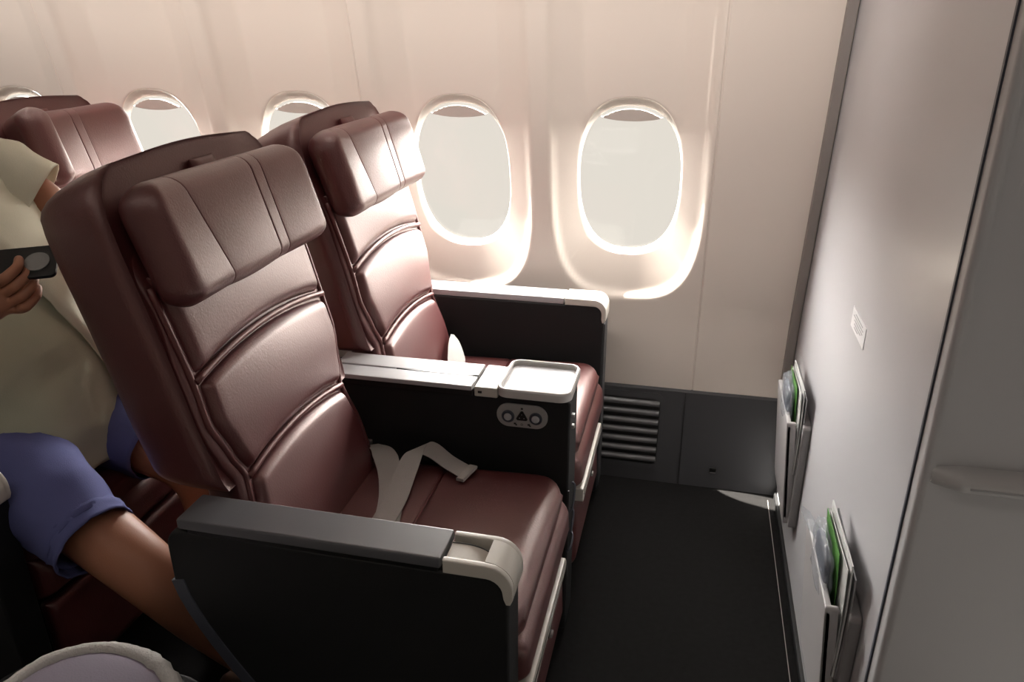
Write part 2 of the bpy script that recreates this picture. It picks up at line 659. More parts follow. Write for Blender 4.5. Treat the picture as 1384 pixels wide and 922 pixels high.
# dado grille
gx0, gx1, gz0, gz1 = -0.40, -0.045, 0.062, 0.300
def dpt(x, z, out_=0):
    return Vector((x, dz_dado(z)-out_, z))
g = thing('vent_grille', (-0.22, 2.32, 0.0), 'dark grey louvred return air grille in the dado beside the window armrest', 'vent')
gi = Matrix.Translation(-Vector(g.location))
outer = rrect(gx0, gx1+.012, gz0-.018, gz1+.008, 0.030, 8)
inner = rrect(gx0+.008, gx1, gz0, gz1-.012, 0.024, 8)
b = bmesh.new()
rows = []
for pts, o_ in ((outer, 0.000), (outer, 0.004), (inner, 0.004), (inner, 0.0005)):
    rows.append([b.verts.new(dpt(x, z, o_)) for x, z in pts])
for A, B in zip(rows, rows[1:]):
    n = len(A)
    for i in range(n):
        b.faces.new((A[i], A[(i+1) % n], B[(i+1) % n], B[i]))
b.transform(gi)
obj('frame', b, DADO, g, angle=30)
b = bmesh.new()
b.faces.new([b.verts.new(dpt(x, z, 0.001)) for x, z in inner])
b.transform(gi)
obj('backing', b, BLACK, g, smooth=False)
b = bmesh.new()
ns = 7
for i in range(ns):
    zc = gz0+0.018+(gz1-gz0-0.046)*i/(ns-1)
    rows = []
    for o_, dz in ((0.001, 0.009), (0.006, 0.010), (0.012, 0.006), (0.014, 0.000), (0.012, -0.006), (0.004, -0.008), (0.001, -0.006)):
        rows.append([b.verts.new(dpt(x, zc+dz, o_)) for x in (gx0+.010, gx1-.003)])
    for A, B in zip(rows, rows[1:]):
        b.faces.new((A[0], A[1], B[1], B[0]))
    b.faces.new([r[0] for r in rows])
    b.faces.new([r[1] for r in rows][::-1])
b.transform(gi)
obj('slats', b, SLAT, g, angle=50)
# small latch in the dado panel
lt = thing('panel_latch', (0.143, dz_dado(.063), 0.063), 'small square black latch low in the dado panel', 'latch')
b = rbox(-0.011, 0.011, -0.004, 0.004, -0.010, 0.010, 0.002)
obj('latch_plate', b, BLACK, lt, smooth=False)
b = rbox(-0.009, 0.009, -0.007, -0.003, -0.0095, -0.006, 0.001)
obj('latch_lip', b, SLAT, lt, smooth=False)

# bumper rail on the closet
br = thing('bumper_rail', (XB+0.011, YC-0.018, 0.857), 'long grey half round bumper rail across the dark closet', 'rail')
b = bmesh.new()
rows = []
for x, k in ((0.0, 0.12), (0.012, 0.42), (0.03, 0.85), (0.038, 1.0), (1.08, 1.0)):
    ring = []
    for i in range(13):
        a = -PI/2+PI*i/12
        ring.append(b.verts.new((x, -0.026*math.cos(a)*k**0.8, 0.019*math.sin(a)*(0.65+.35*k))))
    rows.append(ring)
for A, B in zip(rows, rows[1:]):
    for i in range(12):
        b.faces.new((A[i], A[i+1], B[i+1], B[i]))
b.faces.new(rows[0][::-1])
obj('rail', b, mat('rail_grey', (0.46, 0.45, 0.45), 0.4), br, angle=35)
b = bmesh.new()
tube([(0.045, -0.0262, -0.003), (1.08, -0.0262, -0.003)], 0.0016, 6, b)
obj('groove', b, CLOSET, br)

# placard on the bulkhead
pl = thing('placard', (XB-.0005, 1.592, 0.876), 'small white printed notice stuck on the bulkhead', 'notice')
obj('sheet', rbox(-0.001, 0.0004, -0.070, 0.070, -0.022, 0.022, 0), mat('placard_white', (0.66, 0.65, 0.66), 0.4), pl, smooth=False)
b = bmesh.new()
for i, (a, e) in enumerate(((-.040, .036), (-.048, .052), (-.046, .040), (-.030, .036), (-.004, .034))):
    z = 0.014-i*0.0068
    # small unreadable lines of print made of short dashes
    y = a
    while y < e:
        l_ = random.uniform(.006, .014)
        rbox(-0.0016, -0.0008, y, min(y+l_, e), z-.0011, z+.0011, 0, bm=b)
        y += l_+.0022
obj('print', b, mat('print_grey', (0.36, 0.35, 0.36), 0.6), pl, smooth=False)

# ------------------------------------------------------------------ seats
_bx = lin([(0.42, -0.682), (0.55, -0.706), (0.69, -0.744), (0.84, -0.777), (0.92, -0.796), (1.03, -0.827), (1.35, -0.921)])
def bx(z):
    return (_bx(z-.04)+_bx(z)+_bx(z+.04))/3
CA, SA = math.cos(math.radians(15.8)), math.sin(math.radians(15.8))
def backf(y, z, h):
    return Vector((bx(z)+h*CA, y, z+h*SA))
cst = lambda v_: (lambda *_: v_)

def build_seat(label, folded=False, arm=None, loc=(0, 0, 0), group=None):
    root = thing('airline_seat', loc, label, 'seat', group)
    # shell of the backrest
    hw = interp([(0.44, 0.215), (0.64, 0.222), (0.72, 0.248), (0.84, 0.258), (1.12, 0.256), (1.17, 0.253), (1.20, 0.246), (1.225, 0.232), (1.245, 0.208), (1.258, 0.175)])
    b = pad(backf, lambda z: -hw(z), lambda z: hw(z), cst(0.695), lambda s: 1.250+0.010*(1-(2*s-1)**2), -0.010, 0.178, (0.060, 0.060, 0.05, 0.055), n=(22, 40))
    shell = obj('backrest_shell', b, LEATHER, root)
    # front bolster frame: raised border around the pads
    def border(hwt, zt, name, rad):
        pts = []
        for z, y in hwt:
            pts.append(backf(y, z, 0.004))
        return tube(spline(pts, 8), rad, 8)
    bol = interp([(0.46, 0.222), (0.60, 0.218), (0.70, 0.194), (0.75, 0.214), (0.82, 0.237), (0.89, 0.234), (1.05, 0.238), (1.15, 0.238)])
    # border face
    b = pad(lambda y, z, h: backf(y, z, h-0.024*max(0, min(1, (z-1.03)/.12))), lambda z: -min(hw(z)-.004, bol(z)+.024-.016*max(0, min(1, (z-.9)/.1))), lambda z: min(hw(z)-.004, bol(z)+.024-.016*max(0, min(1, (z-.9)/.1))), cst(0.44), cst(1.225), 0.008, 0.075, (0.020, 0.020, 0.02, 0.16), n=(20, 44))
    obj('backrest_panel', b, LEATHER, root)
    # three puffed pads with arched seams between them
    arch = lambda z0, k: (lambda s: z0+k*(1-(2*s-1)**2))
    s1 = (0.896, 0.024)
    s2 = (0.696, 0.020)
    g_ = 0.0085
    padw = lambda z: bol(z)-0.010
    r_ = 0.020
    T = 0.026
    b = pad(backf, lambda z: -padw(z), padw, arch(s1[0]+g_, s1[1]), cst(1.075), T, 0.02, (r_, r_, r_, 0.01), n=(26, 22), dome=0.006)
    obj('upper_pad', b, LEATHER, root)
    b = pad(backf, lambda z: -padw(z), padw, arch(s2[0]+g_, s2[1]), arch(s1[0]-g_, s1[1]), T, 0.02, (r_, r_, r_, r_), n=(26, 22), dome=0.009)
    obj('middle_pad', b, LEATHER, root)
    b = pad(backf, lambda z: -padw(z), padw, cst(0.45), arch(s2[0]-g_, s2[1]), T, 0.02, (r_, r_, 0.02, r_), n=(26, 22), dome=0.007)
    obj('lower_pad', b, LEATHER, root)
    # piping rolls along seams and down the sides
    for (z0, k_) in (s1, s2):
        pts = []
        for i in range(25):
            s = i/24
            z = z0+k_*(1-(2*s-1)**2)
            y = -bol(z)+2*bol(z)*s
            pts.append(backf(y, z, 0.0135))
        obj('piping', tube(pts, 0.0062, 8), LEATHER2, root)
    for sg in (-1, 1):
        pts = [backf(sg*(bol(z)+.003), z, 0.0085) for z in [0.46+0.02*i for i in range(31)]]
        obj('piping', tube(pts, 0.0062, 8), LEATHER2, root)
    # stitched line on the shell's side
    for sg in (-1, 1):
        pts = [backf(sg*(hw(z)-.0035), z, -0.022) for z in [0.74+0.02*i for i in range(22)]]
        obj('shell_seam', tube(pts, 0.0022, 6), LEATHER2, shell)
    # dark headrest mount showing over the headrest
    b = pad(backf, cst(-0.01), cst(0.062), cst(1.15), cst(1.226), 0.010, 0.02, (0.022, 0.022, 0.01, 0.02), n=(8, 8))
    obj('headrest_mount', b, LEATHER2, root)
    # headrest: centre pad, a narrow stitched strip and two wings
    hz0, hz1 = 1.014, 1.212
    off = 0.040
    HF, HB = 0.037, 0.044
    def hf(y, z, h):
        if h < 0:
            h *= 1+0.95*max(0, min(1, 1-(z-hz0)/(hz1-hz0)))
        return backf(y, z, h+off)
    hrad = (0.026, 0.032)
    hl = (lambda z: -0.108-0.050*(z-hz0)/(hz1-hz0)) if not folded else cst(-0.095)
    hm = cst(0.050)
    hr = cst(0.084)
    b = pad(hf, hl, hm, lambda s: hz0-0.003*(1-(2*s-1)**2), cst(hz1), HF, HB, (0.004, 0.004, hrad[0], hrad[1]), floor=(.90, .93, 0, 0), n=(16, 12), dome=0.003)
    head = obj('headrest', b, LEATHER, root)
    b = pad(hf, lambda z: 0.0505, lambda z: 0.0835, cst(hz0), cst(hz1), HF, HB, (0.004, 0.004, hrad[0], hrad[1]), floor=(.93, .93, 0, 0), n=(5, 12))
    obj('headrest_strip', b, LEATHER, head)
    HWD = 0.246 if not folded else 0.275
    for sg, hinge in ((-1, lambda z: -hl(z)), (1, hr)):
        ang = math.radians(58 if sg < 0 else 8) if folded else math.radians(5)
        def wf(y, z, h, sg=sg, ang=ang, hinge=hinge):
            d = y                   # distance outwards from the hinge
            piv = hf(sg*(hinge(z)+.0005), z, 0)
            nx = h*math.cos(ang)+d*math.sin(ang)
            yy = sg*(d*math.cos(ang)-h*math.sin(ang))
            return piv+Vector((nx*CA, yy, nx*SA))
        rr = 0.064 if sg > 0 else 0.052
        ends = lambda z, rr=rr, hinge=hinge: HWD-hinge(z)-(rr-math.sqrt(max(0, rr*rr-max(0, z-(hz1-rr))**2)))*1.0-(0.034-math.sqrt(max(0, 0.034**2-max(0, hz0+.034-z)**2)))
        b = pad(wf, cst(0.0005), ends, cst(hz0), cst(hz1-0.0005), HF, HB, (0.004, 0.029, hrad[0], hrad[1]), floor=(.90, 0, 0, 0), n=(14, 18), dome=0.001)
        wng = obj('headrest_wing', b, LEATHER, head)
    # cushion: rear and front sections
    def cf(y, x, h):
        return Vector((x, y, 0.462+h+0.035*max(0, x+0.7)))
    rc = 0.06
    hwc = 0.247
    def cw2(x):
        d = max(0, x-(-0.232-rc))
        return hwc-(rc-math.sqrt(max(0, rc*rc-min(d, rc)**2)))*0.8
    b = pad(cf, cst(-hwc), cst(hwc), cst(-0.70), lambda s: -0.502, 0.030, 0.08, (0.03, 0.03, 0.01, 0.010), floor=(0, 0, .9, .82), n=(24, 16), dome=0.006)
    cu = obj('seat_cushion', b, LEATHER, root)
    b = pad(cf, lambda x: -cw2(x), cw2, cst(-0.501), lambda s: -0.224, 0.030, 0.09, (0.03, 0.03, 0.010, 0.05), floor=(0, 0, .82, 0), n=(24, 16), dome=0.006)
    obj('cushion_front', b, LEATHER, root)
    b = bmesh.new()
    tube([cf(y, -0.5015, 0.0285) for y in [-.21+.021*i for i in range(21)]], 0.0035, 8, b)
    obj('cushion_piping', b, LEATHER2, cu)
    # leg rest folded under the cushion
    def lf(y, z, h):
        return Vector((-0.246+h+(0.42-z)*0.03, y, z))
    b = pad(lf, cst(-0.236), cst(0.236), cst(0.360), cst(0.452), 0.034, 0.05, (0.025, 0.025, 0.02, 0.035), n=(20, 8))
    lr = obj('leg_rest', b, LEATHER, root)
    b = prism(rrect(-0.225, 0.150, 0.322, 0.360, (0.004, 0.010, 0.022, 0.004)), 'x', -0.250, -0.205, 0.003)
    tr = obj('leg_rest_trim', b, WHITEP, lr, angle=40)
    b = tube([(-0.2045, -0.220, 0.343), (-0.2045, 0.132, 0.343)], 0.0010, 6)
    obj('trim_groove', b, SLAT, tr)
    b = pad(lf, cst(-0.228), cst(0.228), cst(0.12), cst(0.338), 0.018, 0.03, (0.02, 0.02, 0.03, 0.02), n=(20, 12))
    obj('leg_rest_flap', b, LEATHER, lr)
    b = rbox(-0.236, -0.212, -0.018, 0.016, 0.268, 0.292, 0.004)
    clip = obj('clip', b, BLACK, lr, angle=40)
    obj('clip_pin', rbox(-0.214, -0.207, -0.006, 0.010, 0.262, 0.272, 0.002), PANELG, clip, angle=40)
    # base
    b = rbox(-0.70, -0.285, -0.205, 0.205, 0.06, 0.385, 0.012)
    base = obj('seat_base', b, CHAR, root, angle=40)
    for x in (-0.64, -0.35):
        for y in (-0.17, 0.17):
            obj('leg', rbox(x-.02, x+.02, y-.02, y+.02, 0.0, 0.07, 0.004), CHAR, base, angle=40)
    return root

def parented(fn, root):
    return fn

S1Y, S2Y, PITCH_X = 1.252, 1.890, -0.975
seat1 = build_seat('aisle side maroon leather seat with a grey belt lying on its cushion', loc=(0, S1Y, 0), group='maroon business class seats')
seat2 = dup(seat1, (0, S2Y, 0), 'maroon leather seat next to the windows in the front row')
seat4 = build_seat('maroon seat behind, its headrest wings folded forward, beside the passenger', folded=True, loc=(PITCH_X+.035, S2Y, 0), group='maroon business class seats')
seat3 = dup(seat1, (PITCH_X-.015, S1Y, 0), 'maroon seat the passenger in the green shirt sits on')

# ---- armrests (parts of the seats)
def arc_x(z, rear=-0.820):
    return rear+0.104*(max(0, 0.56-z)/0.208)**1.39
def arm_shell(front_x=-0.223, rear_x=-0.820):
    """side outline: square front, rear edge that sweeps forward in an arc towards the floor"""
    pts = [(front_x, 0.03), (front_x, 0.640)]
    for i in range(1, 7):
        a = .5*PI*i/6
        pts.append((front_x-0.026+0.026*math.cos(a), 0.640+0.026*math.sin(a)))
    for i in range(7):
        a = .5*PI+.5*PI*i/6
        pts.append((rear_x+0.034+0.034*math.cos(a), 0.632+0.034*math.sin(a)))
    for i in range(0, 12):
        z = 0.56-0.53*i/11
        pts.append((arc_x(z), z))
    return pts

def build_aisle_arm(seat):
    # seat space: x world, y relative to the seat
    y0, y1 = 0.925-S1Y, 0.998-S1Y
    b = prism(arm_shell(), 'y', y0, y1, 0.006, 3)
    a = obj('armrest', b, CHAR, seat, angle=35)
    # lighter rear edge trim, follows the arc
    path = [(arc_x(z), z) for z in [0.56-0.53*i/16 for i in range(17)]]
    outl = [(x-0.003, z) for x, z in path]
    inn = []
    for i, (x, z) in enumerate(path):
        p, q = path[max(0, i-1)], path[min(16, i+1)]
        d = Vector((q[0]-p[0], q[1]-p[1])).normalized()
        nrm = Vector((-d.y, d.x))
        inn.append((x+nrm.x*0.022, z+nrm.y*0.022))
    b = prism(outl+inn[::-1], 'y', y0-0.003, y1+0.003, 0.002)
    obj('rear_trim', b, CHAR2, a, angle=35)
    # padded top
    b = prism(rrect(-0.790, -0.330, y0-0.003, y1+0.002, 0.004), 'z', 0.672, 0.692, 0.004)
    pd = obj('arm_pad', b, ARMTOP, a, angle=35)
    obj('pad_base', prism(rrect(-0.775, -0.336, y0+.001, y1-.003, 0.002), 'z', 0.662, 0.673, 0), BLACK, pd, smooth=False)
    # ivory end cap with an open well
    fx = -0.216
    prof = [(-0.327, 0.690)]
    for i in range(9):
        an = .5*PI-.5*PI*i/8
        prof.append((fx-0.042+0.042*math.cos(an), 0.648+0.042*math.sin(an)))
    prof += [(fx, 0.632), (fx-0.004, 0.622), (fx-0.011, 0.622), (fx-0.015, 0.632)]
    for i in range(7):
        an = .5*PI*i/6
        prof.append((fx-0.042+0.026*math.cos(an), 0.638+0.028*math.sin(an)))
    prof += [(-0.327, 0.666)]
    ww = 0.013
    yA, yB = y0-0.004, y1+0.003
    b = prism(prof, 'y', yA, yA+ww, 0.003)
    b = prism(prof, 'y', yB-ww, yB, 0.003, bm=b)
    front = [(-0.262, 0.690)]+prof[1:-1]+[(-0.262, 0.664)]
    b = prism(front, 'y', yA+ww-.0012, yB-ww+.0012, 0.0, bm=b)
    capo = obj('end_cap', b, WHITEP, a, angle=35)
    b = rbox(-0.327, -0.260, yA+ww-.001, yB-ww+.001, 0.660, 0.668, 0)
    obj('well_floor', b, WHITEP, capo, smooth=False)
    # the flap inside the well: a shallow curved strap
    pts = []
    for i in range(13):
        t = i/12
        pts.append(((-0.326+0.062*t, (y0+y1)/2-.003, 0.682+0.002*math.sin(PI*t*.6)-0.012*t**3), (0, 1, 0)))
    b = ribbon(pts, 0.036, 0.002)
    obj('strap', b, WHITEP, capo, angle=40)
    b = tube([(p[0][0], p[0][1]+.018, p[0][2]+.0015) for p in pts], 0.0011, 6)
    obj('cord', b, SLAT, capo)
    return a
build_aisle_arm(seat1)

def build_window_arm(seat):
    y0, y1 = 2.160-S2Y, 2.246-S2Y
    pts = rrect(-0.82, -0.226, 0.03, 0.670, (0.01, 0.01, 0.03, 0.02))
    a = obj('armrest', prism(pts, 'y', y0, y1, 0.005, 3), CHAR, seat, angle=35)
    b = prism(rrect(-0.81, -0.346, y0+.002, y1, 0.004), 'z', 0.670, 0.690, 0.004)
    obj('arm_pad', b, SILVER, a, angle=35)
    fx = -0.219
    prof = [(-0.343, 0.692)]
    for i in range(9):
        an = .5*PI-.5*PI*i/8
        prof.append((fx-0.036+0.036*math.cos(an), 0.656+0.036*math.sin(an)))
    prof += [(fx, 0.630), (fx-0.004, 0.620), (fx-0.011, 0.620), (fx-0.014, 0.632)]
    for i in range(7):
        an = .5*PI*i/6
        prof.append((fx-0.036+0.022*math.cos(an), 0.646+0.024*math.sin(an)))
    prof += [(-0.343, 0.670)]
    b = prism(prof, 'y', y0-.003, y1+.003, 0.004)
    c = obj('end_cap', b, WHITEP, a, angle=35)
    b = prism([(-0.285, y0+.03), (-0.255, y0+.03), (-0.27, y0+.05)], 'z', 0.6915, 0.6926, 0)
    obj('mark', b, SHADEM, c, smooth=False)
    b = rbox(-0.2275, -0.221, y0+.006, y1-.01, 0.05, 0.615, 0.003)
    obj('front_strip', b, DADO, a, angle=35)
    obj('sun_blocker', rbox(-0.83, -0.25, y1-.004, 2.315-S2Y, 0.03, 0.60, 0.01), CHAR, a, angle=35)  # hidden box added to stop sun between armrest and wall reaching the floor
    return a
build_window_arm(seat2)

# the second row aisle seat has no pale trim bar showing
for o in [o for o in bpy.data.objects if o.parent == seat3 and o.name.startswith('leg_rest')]:
    for c in [c for c in bpy.data.objects if c.parent == o and c.name.startswith('leg_rest_trim')]:
        for d in [d for d in bpy.data.objects if d.parent == c]:
            bpy.data.objects.remove(d)
        bpy.data.objects.remove(c)

# arm rests of the second row are copies of the same parts
def copy_part(src, par):
    c = src.copy()
    COL.objects.link(c)
    c.parent = par
    for ch in [o for o in bpy.data.objects if o.parent == src]:
        copy_part(ch, c)
    return c
copy_part([o for o in bpy.data.objects if o.parent == seat1 and o.name.startswith('armrest')][0], seat3)
copy_part([o for o in bpy.data.objects if o.parent == seat2 and o.name.startswith('armrest')][0], seat4)

# ---- seat belts
def build_belt1(seat):
    y = lambda v_: v_-S1Y
    T0 = 0.505
    path = [((-0.690, y(1.490), T0+.02), (0.85, .5, 0)), ((-0.655, y(1.470), T0+.022), (1, .3, 0)), ((-0.612, y(1.40), T0+.012), (1, -.1, 0.1)), ((-0.578, y(1.32), T0), (1, -.2, 0)),
            ((-0.556, y(1.24), T0), (1, -.2, 0)), ((-0.548, y(1.16), T0-.003), (1, -.1, 0)), ((-0.552, y(1.06), T0-.012), (1, 0, 0))]
    P = spline([p for p, _ in path], 6)
    W = spline([q for _, q in path], 6)
    b = ribbon(list(zip(P, W)), [0.030+0.030*min(1, i/8) for i in range(len(P))], 0.0022)
    sb = obj('seat_belt', b, BELT, seat, angle=40)
    path = [((-0.560, y(1.22), T0+.004), (1, 0, 0)), ((-0.563, y(1.31), T0+.006), (1, .1, 0)), ((-0.572, y(1.40), T0+.018), (1, .3, 0)), ((-0.572, y(1.475), T0+.034), (.75, .7, .1)),
            ((-0.540, y(1.485), T0+.030), (.25, .95, 0.12)), ((-0.490, y(1.462), T0+.016), (.12, 1, .05)), ((-0.440, y(1.440), T0+.008), (.22, 1, 0))]
    P = spline([p for p, _ in path], 6)
    W = spline([q for _, q in path], 6)
    b = ribbon(list(zip(P, W)), 0.050, 0.0022)
    obj('belt_end', b, BELT, sb, angle=40)
    b = prism([(-0.458, y(1.409)), (-0.440, y(1.406)), (-0.425, y(1.468)), (-0.444, y(1.471))], 'z', T0+.004, T0+.013, 0.002)
    obj('belt_tip', b, BELT, sb, angle=40)
    b = rbox(-0.705, -0.692, y(1.494), y(1.502), T0+.018, T0+.030, 0.003)
    obj('belt_anchor', b, CHROME, sb, angle=40)
build_belt1(seat1)
def build_belt2(seat):
    y = lambda v_: v_-S2Y
    path = [((-0.665, y(2.06), 0.585), (.3, .6, -.3)), ((-0.650, y(2.03), 0.57), (.8, .5, -.2)), ((-0.62, y(1.95), 0.535), (1, .2, 0)), ((-0.60, y(1.84), 0.512), (1, 0, 0)), ((-0.595, y(1.70), 0.50), (1, 0, 0))]
    P = spline([p for p, _ in path], 6)
    W = spline([q for _, q in path], 6)
    b = ribbon(list(zip(P, W)), [0.014+0.036*min(1, i/10) for i in range(len(P))], 0.0022)
    sb = obj('seat_belt', b, BELT, seat, angle=40)
    b = ribbon([((-0.70+0.01*i, y(1.98-.012*i), 0.545-.002*i), (0.3, 1, 0)) for i in range(8)], 0.03, 0.002)
    obj('belt_end', b, BELT, sb, angle=40)
    pts = spline([(-0.52, y(1.70), 0.50), (-0.50, y(1.79), 0.545), (-0.462, y(1.81), 0.558), (-0.425, y(1.77), 0.53), (-0.42, y(1.70), 0.50)], 8)
    obj('belt_loop', tube(pts, 0.0025, 8), mat('pale_cord', (0.4, 0.38, 0.37), 0.5), sb)
build_belt2(seat2)

# ---- console between the two seats
def build_console():
    root = thing('center_console', (0, 0, 0), 'charcoal console between the two front seats with silver lid and drinks tray', 'console')
    y0, y1 = 1.526, 1.632
    pts = rrect(-0.82, -0.224, 0.03, 0.674, (0.01, 0.006, 0.012, 0.02))
    body = obj('body', prism(pts, 'y', y0, y1, 0.006, 3), CHAR, root, angle=35)
    # lid: two silver strips with a slot between them
    lid = obj('lid', prism([(-0.805, 1.540), (-0.790, 1.517), (-0.449, 1.517), (-0.449, 1.572), (-0.805, 1.572)], 'z', 0.680, 0.692, 0.003), SILVER, root, angle=35)
    obj('lid_strip', prism(rrect(-0.805, -0.449, 1.578, 1.642, 0.003), 'z', 0.680, 0.692, 0.003), SILVER, lid, angle=35)
    obj('lid_edge', prism(rrect(-0.800, -0.447, 1.519, 1.640, 0.003), 'z', 0.668, 0.682, 0), BLACK, lid, smooth=False)
    obj('lid_slot', prism([(-0.60, 1.5700), (-0.475, 1.5700), (-0.460, 1.5750), (-0.475, 1.5800), (-0.60, 1.5800), (-0.65, 1.5750)], 'z', 0.684, 0.6928, 0), BLACK, lid, smooth=False)
    hb = obj('hinge_block', rbox(-0.443, -0.389, 1.517, 1.642, 0.668, 0.692, 0.003), WHITEP, root, angle=35)
    obj('hinge_screw', rbox(-0.434, -0.425, 1.515, 1.518, 0.678, 0.683, 0), BLACK, hb, smooth=False)
    obj('hinge_mark', rbox(-0.418, -0.415, 1.56, 1.578, 0.6915, 0.6926, 0), SHADEM, hb, smooth=False)
    # cocktail tray with raised rim
    outer = rrect(-0.392, -0.222, 1.508, 1.680, 0.028, 8)
    inner = rrect(-0.383, -0.231, 1.517, 1.671, 0.020, 8)
    b = bmesh.new()
    rows = []
    for pts, z in ((outer, 0.677), (outer, 0.694), ([((a[0]*.7+c[0]*.3), (a[1]*.7+c[1]*.3)) for a, c in zip(outer, inner)], 0.6975), ([((a[0]*.3+c[0]*.7), (a[1]*.3+c[1]*.7)) for a, c in zip(outer, inner)], 0.6975), (inner, 0.694), (inner, 0.686)):
        rows.append([b.verts.new((x, y, z)) for x, y in pts])
    for A, B in zip(rows, rows[1:]):
        n = len(A)
        for i in range(n):
            b.faces.new((A[i], A[(i+1) % n], B[(i+1) % n], B[i]))
    b.faces.new(rows[0][::-1])
    b.faces.new(rows[-1])
    tray = obj('tray', b, TRAYW, root, angle=35)
    obj('tray_mat', prism(rrect(-0.378, -0.236, 1.522, 1.666, 0.016, 6), 'z', 0.6855, 0.6875, 0), mat('tray_surface', (0.36, 0.36, 0.375), 0.45), tray, smooth=False)
    # control plate on the side facing the aisle seat
    yy = y0
    cx, cz = -0.3335, 0.6265
    b = prism(rrect(cx-.0590, cx+.0590, cz-.0290, cz+.0290, 0.0280, 10), 'y', yy-.004, yy+.002, 0.0015)
    cp = obj('control_plate', b, PANELG, root, angle=35)
    for dx in (-0.032, 0.032):
        ring = []
        b = bmesh.new()
        n = 24
        rows = []
        for r, o_ in ((0.0150, .003), (0.0150, .0065), (0.0130, .0075), (0.0113, .0055), (0.0098, .0055), (0.0094, .0085), (0.0068, .0095)):
            rows.append([b.verts.new((cx+dx+r*math.cos(2*PI*i/n), yy-o_, cz-.002+r*math.sin(2*PI*i/n))) for i in range(n)])
        for A, B in zip(rows, rows[1:]):
            for i in range(n):
                b.faces.new((A[i], A[(i+1) % n], B[(i+1) % n], B[i]))
        b.faces.new(rows[-1])
        bt = obj('button', b, CHAR2, cp, angle=50)
        rows = []
        b = bmesh.new()
        for r, o_ in ((0.0092, .0080), (0.0088, .0098), (0.0060, .0108), (0.0030, .0102)):
            rows.append([b.verts.new((cx+dx+r*math.cos(2*PI*i/n), yy-o_, cz-.002+r*math.sin(2*PI*i/n))) for i in range(n)])
        for A, B in zip(rows, rows[1:]):
            for i in range(n):
                b.faces.new((A[i], A[(i+1) % n], B[(i+1) % n], B[i]))
        b.faces.new(rows[-1])
        obj('button_cap', b, SILVER, bt, angle=60)
    tri = []
    for k in range(3):
        for j in range(5):
            a = PI/2+2*PI*k/3+math.radians(-40+20*j)
            c0 = PI/2+2*PI*k/3
            tri.append((cx+0.0098*math.cos(c0)+0.0046*math.cos(a), cz-.001+0.0098*math.sin(c0)+0.0046*math.sin(a)))
    so = obj('headphone_socket', prism(tri, 'y', yy-.0055, yy-.003, 0.0006), BLACK, cp, angle=40)
    b = bmesh.new()
    for k in range(3):
        c0 = PI/2+2*PI*k/3
        rbox(cx+.006*math.cos(c0)-.001, cx+.006*math.cos(c0)+.001, yy-.0060, yy-.0050, cz-.001+.006*math.sin(c0)-.001, cz-.001+.006*math.sin(c0)+.001, 0, bm=b)
    obj('socket_pin', b, CHROME, so, smooth=False)
    b = bmesh.new()
    for (dx, dz, w_, h_) in ((0.0, 0.0195, .005, .004), (-0.016, -0.0195, .0055, .004), (-.013, -0.0225, .004, .003), (0.016, -0.0195, .0055, .004), (.019, -0.0225, .004, .003)):
        rbox(cx+dx-w_/2, cx+dx+w_/2, yy-.0048, yy-.0035, cz+dz-h_/2, cz+dz+h_/2, 0, bm=b)
    obj('legend', b, BLACK, cp, smooth=False)
    b = bmesh.new()
    n = 14
    A = [b.verts.new((cx+.0028*math.cos(2*PI*i/n), yy-.0048, cz-.0205+.0028*math.sin(2*PI*i/n))) for i in range(n)]
    B = [b.verts.new((cx+.0018*math.cos(2*PI*i/n), yy-.0048, cz-.0205+.0018*math.sin(2*PI*i/n))) for i in range(n)]
    for i in range(n):
        b.faces.new((A[i], A[(i+1) % n], B[(i+1) % n], B[i]))
    obj('legend_ring', b, BLACK, cp, smooth=False)
    # metal catches on the front edge
    for z in (0.600, 0.628):
        bm_ = rbox(-0.226, -0.217, 1.545, 1.558, z-.004, z+.004, 0.002)
        obj('catch', bm_, PANELG, body, angle=40)
    for z0_, z1_, y_ in ((0.375, 0.43, 1.560), (0.32, 0.365, 1.550), (0.27, 0.30, 1.546)):
        bm_ = tube(spline([(-0.224, y_-.02, z0_), (-0.216, y_-.012, z0_+.008), (-0.216, y_+.02, z1_-.01), (-0.224, y_+.026, z1_)], 6), 0.003, 6)
        obj('bracket', bm_, CHAR2, body)
    obj('edge_strip', rbox(-0.226, -0.2215, 1.527, 1.533, 0.12, 0.44, 0.001), DADO, body, smooth=False)
    return root
con = build_console()
dup(con, (PITCH_X, 0, 0), 'charcoal console of the second row, mostly hidden behind the front aisle seat')

# ------------------------------------------------------------------ literature pockets on the bulkhead
POCK_D = mat('pocket_edge_grey', (0.25, 0.24, 0.245), 0.45)
def build_pocket(loc, label):
    root = thing('literature_pocket', loc, label, 'pocket', 'literature pockets on the bulkhead')
    # local: x from the bulkhead face (0) aft negative, y towards the window, z up; near end at y=0
    L_, Hh = 0.290, 0.315
    b = prism(rrect(0.0, L_, 0.0, Hh, (0.01, 0.01, 0.012, 0.012)), 'x', -0.022, -0.0005, 0.004, 3)
    obj('back_plate', b, POCK_D, root, angle=35)
    # front panel, leaning out at the top, its end rolled thicker
    b = prism(rrect(0.010, L_, 0.0, Hh-.003, (0.02, 0.03, 0.010, 0.012)), 'x', -0.008, 0.004, 0.003, 3)
    b = prism(rrect(0.010, 0.022, 0.0, Hh-.003, (0.004, 0.004, 0.005, 0.005)), 'x', -0.008, 0.016, 0.003, 3, bm=b)
    sh = Matrix.Identity(4)
    sh[0][2] = -0.085
    b.transform(Matrix.Translation((-0.026, 0.012, 0.0)) @ sh)
    obj('front_panel', b, POCKET, root, angle=35)
    return root
NEARP = (XB, 1.172, 0.175)
FARP = (XB, 1.895, 0.165)
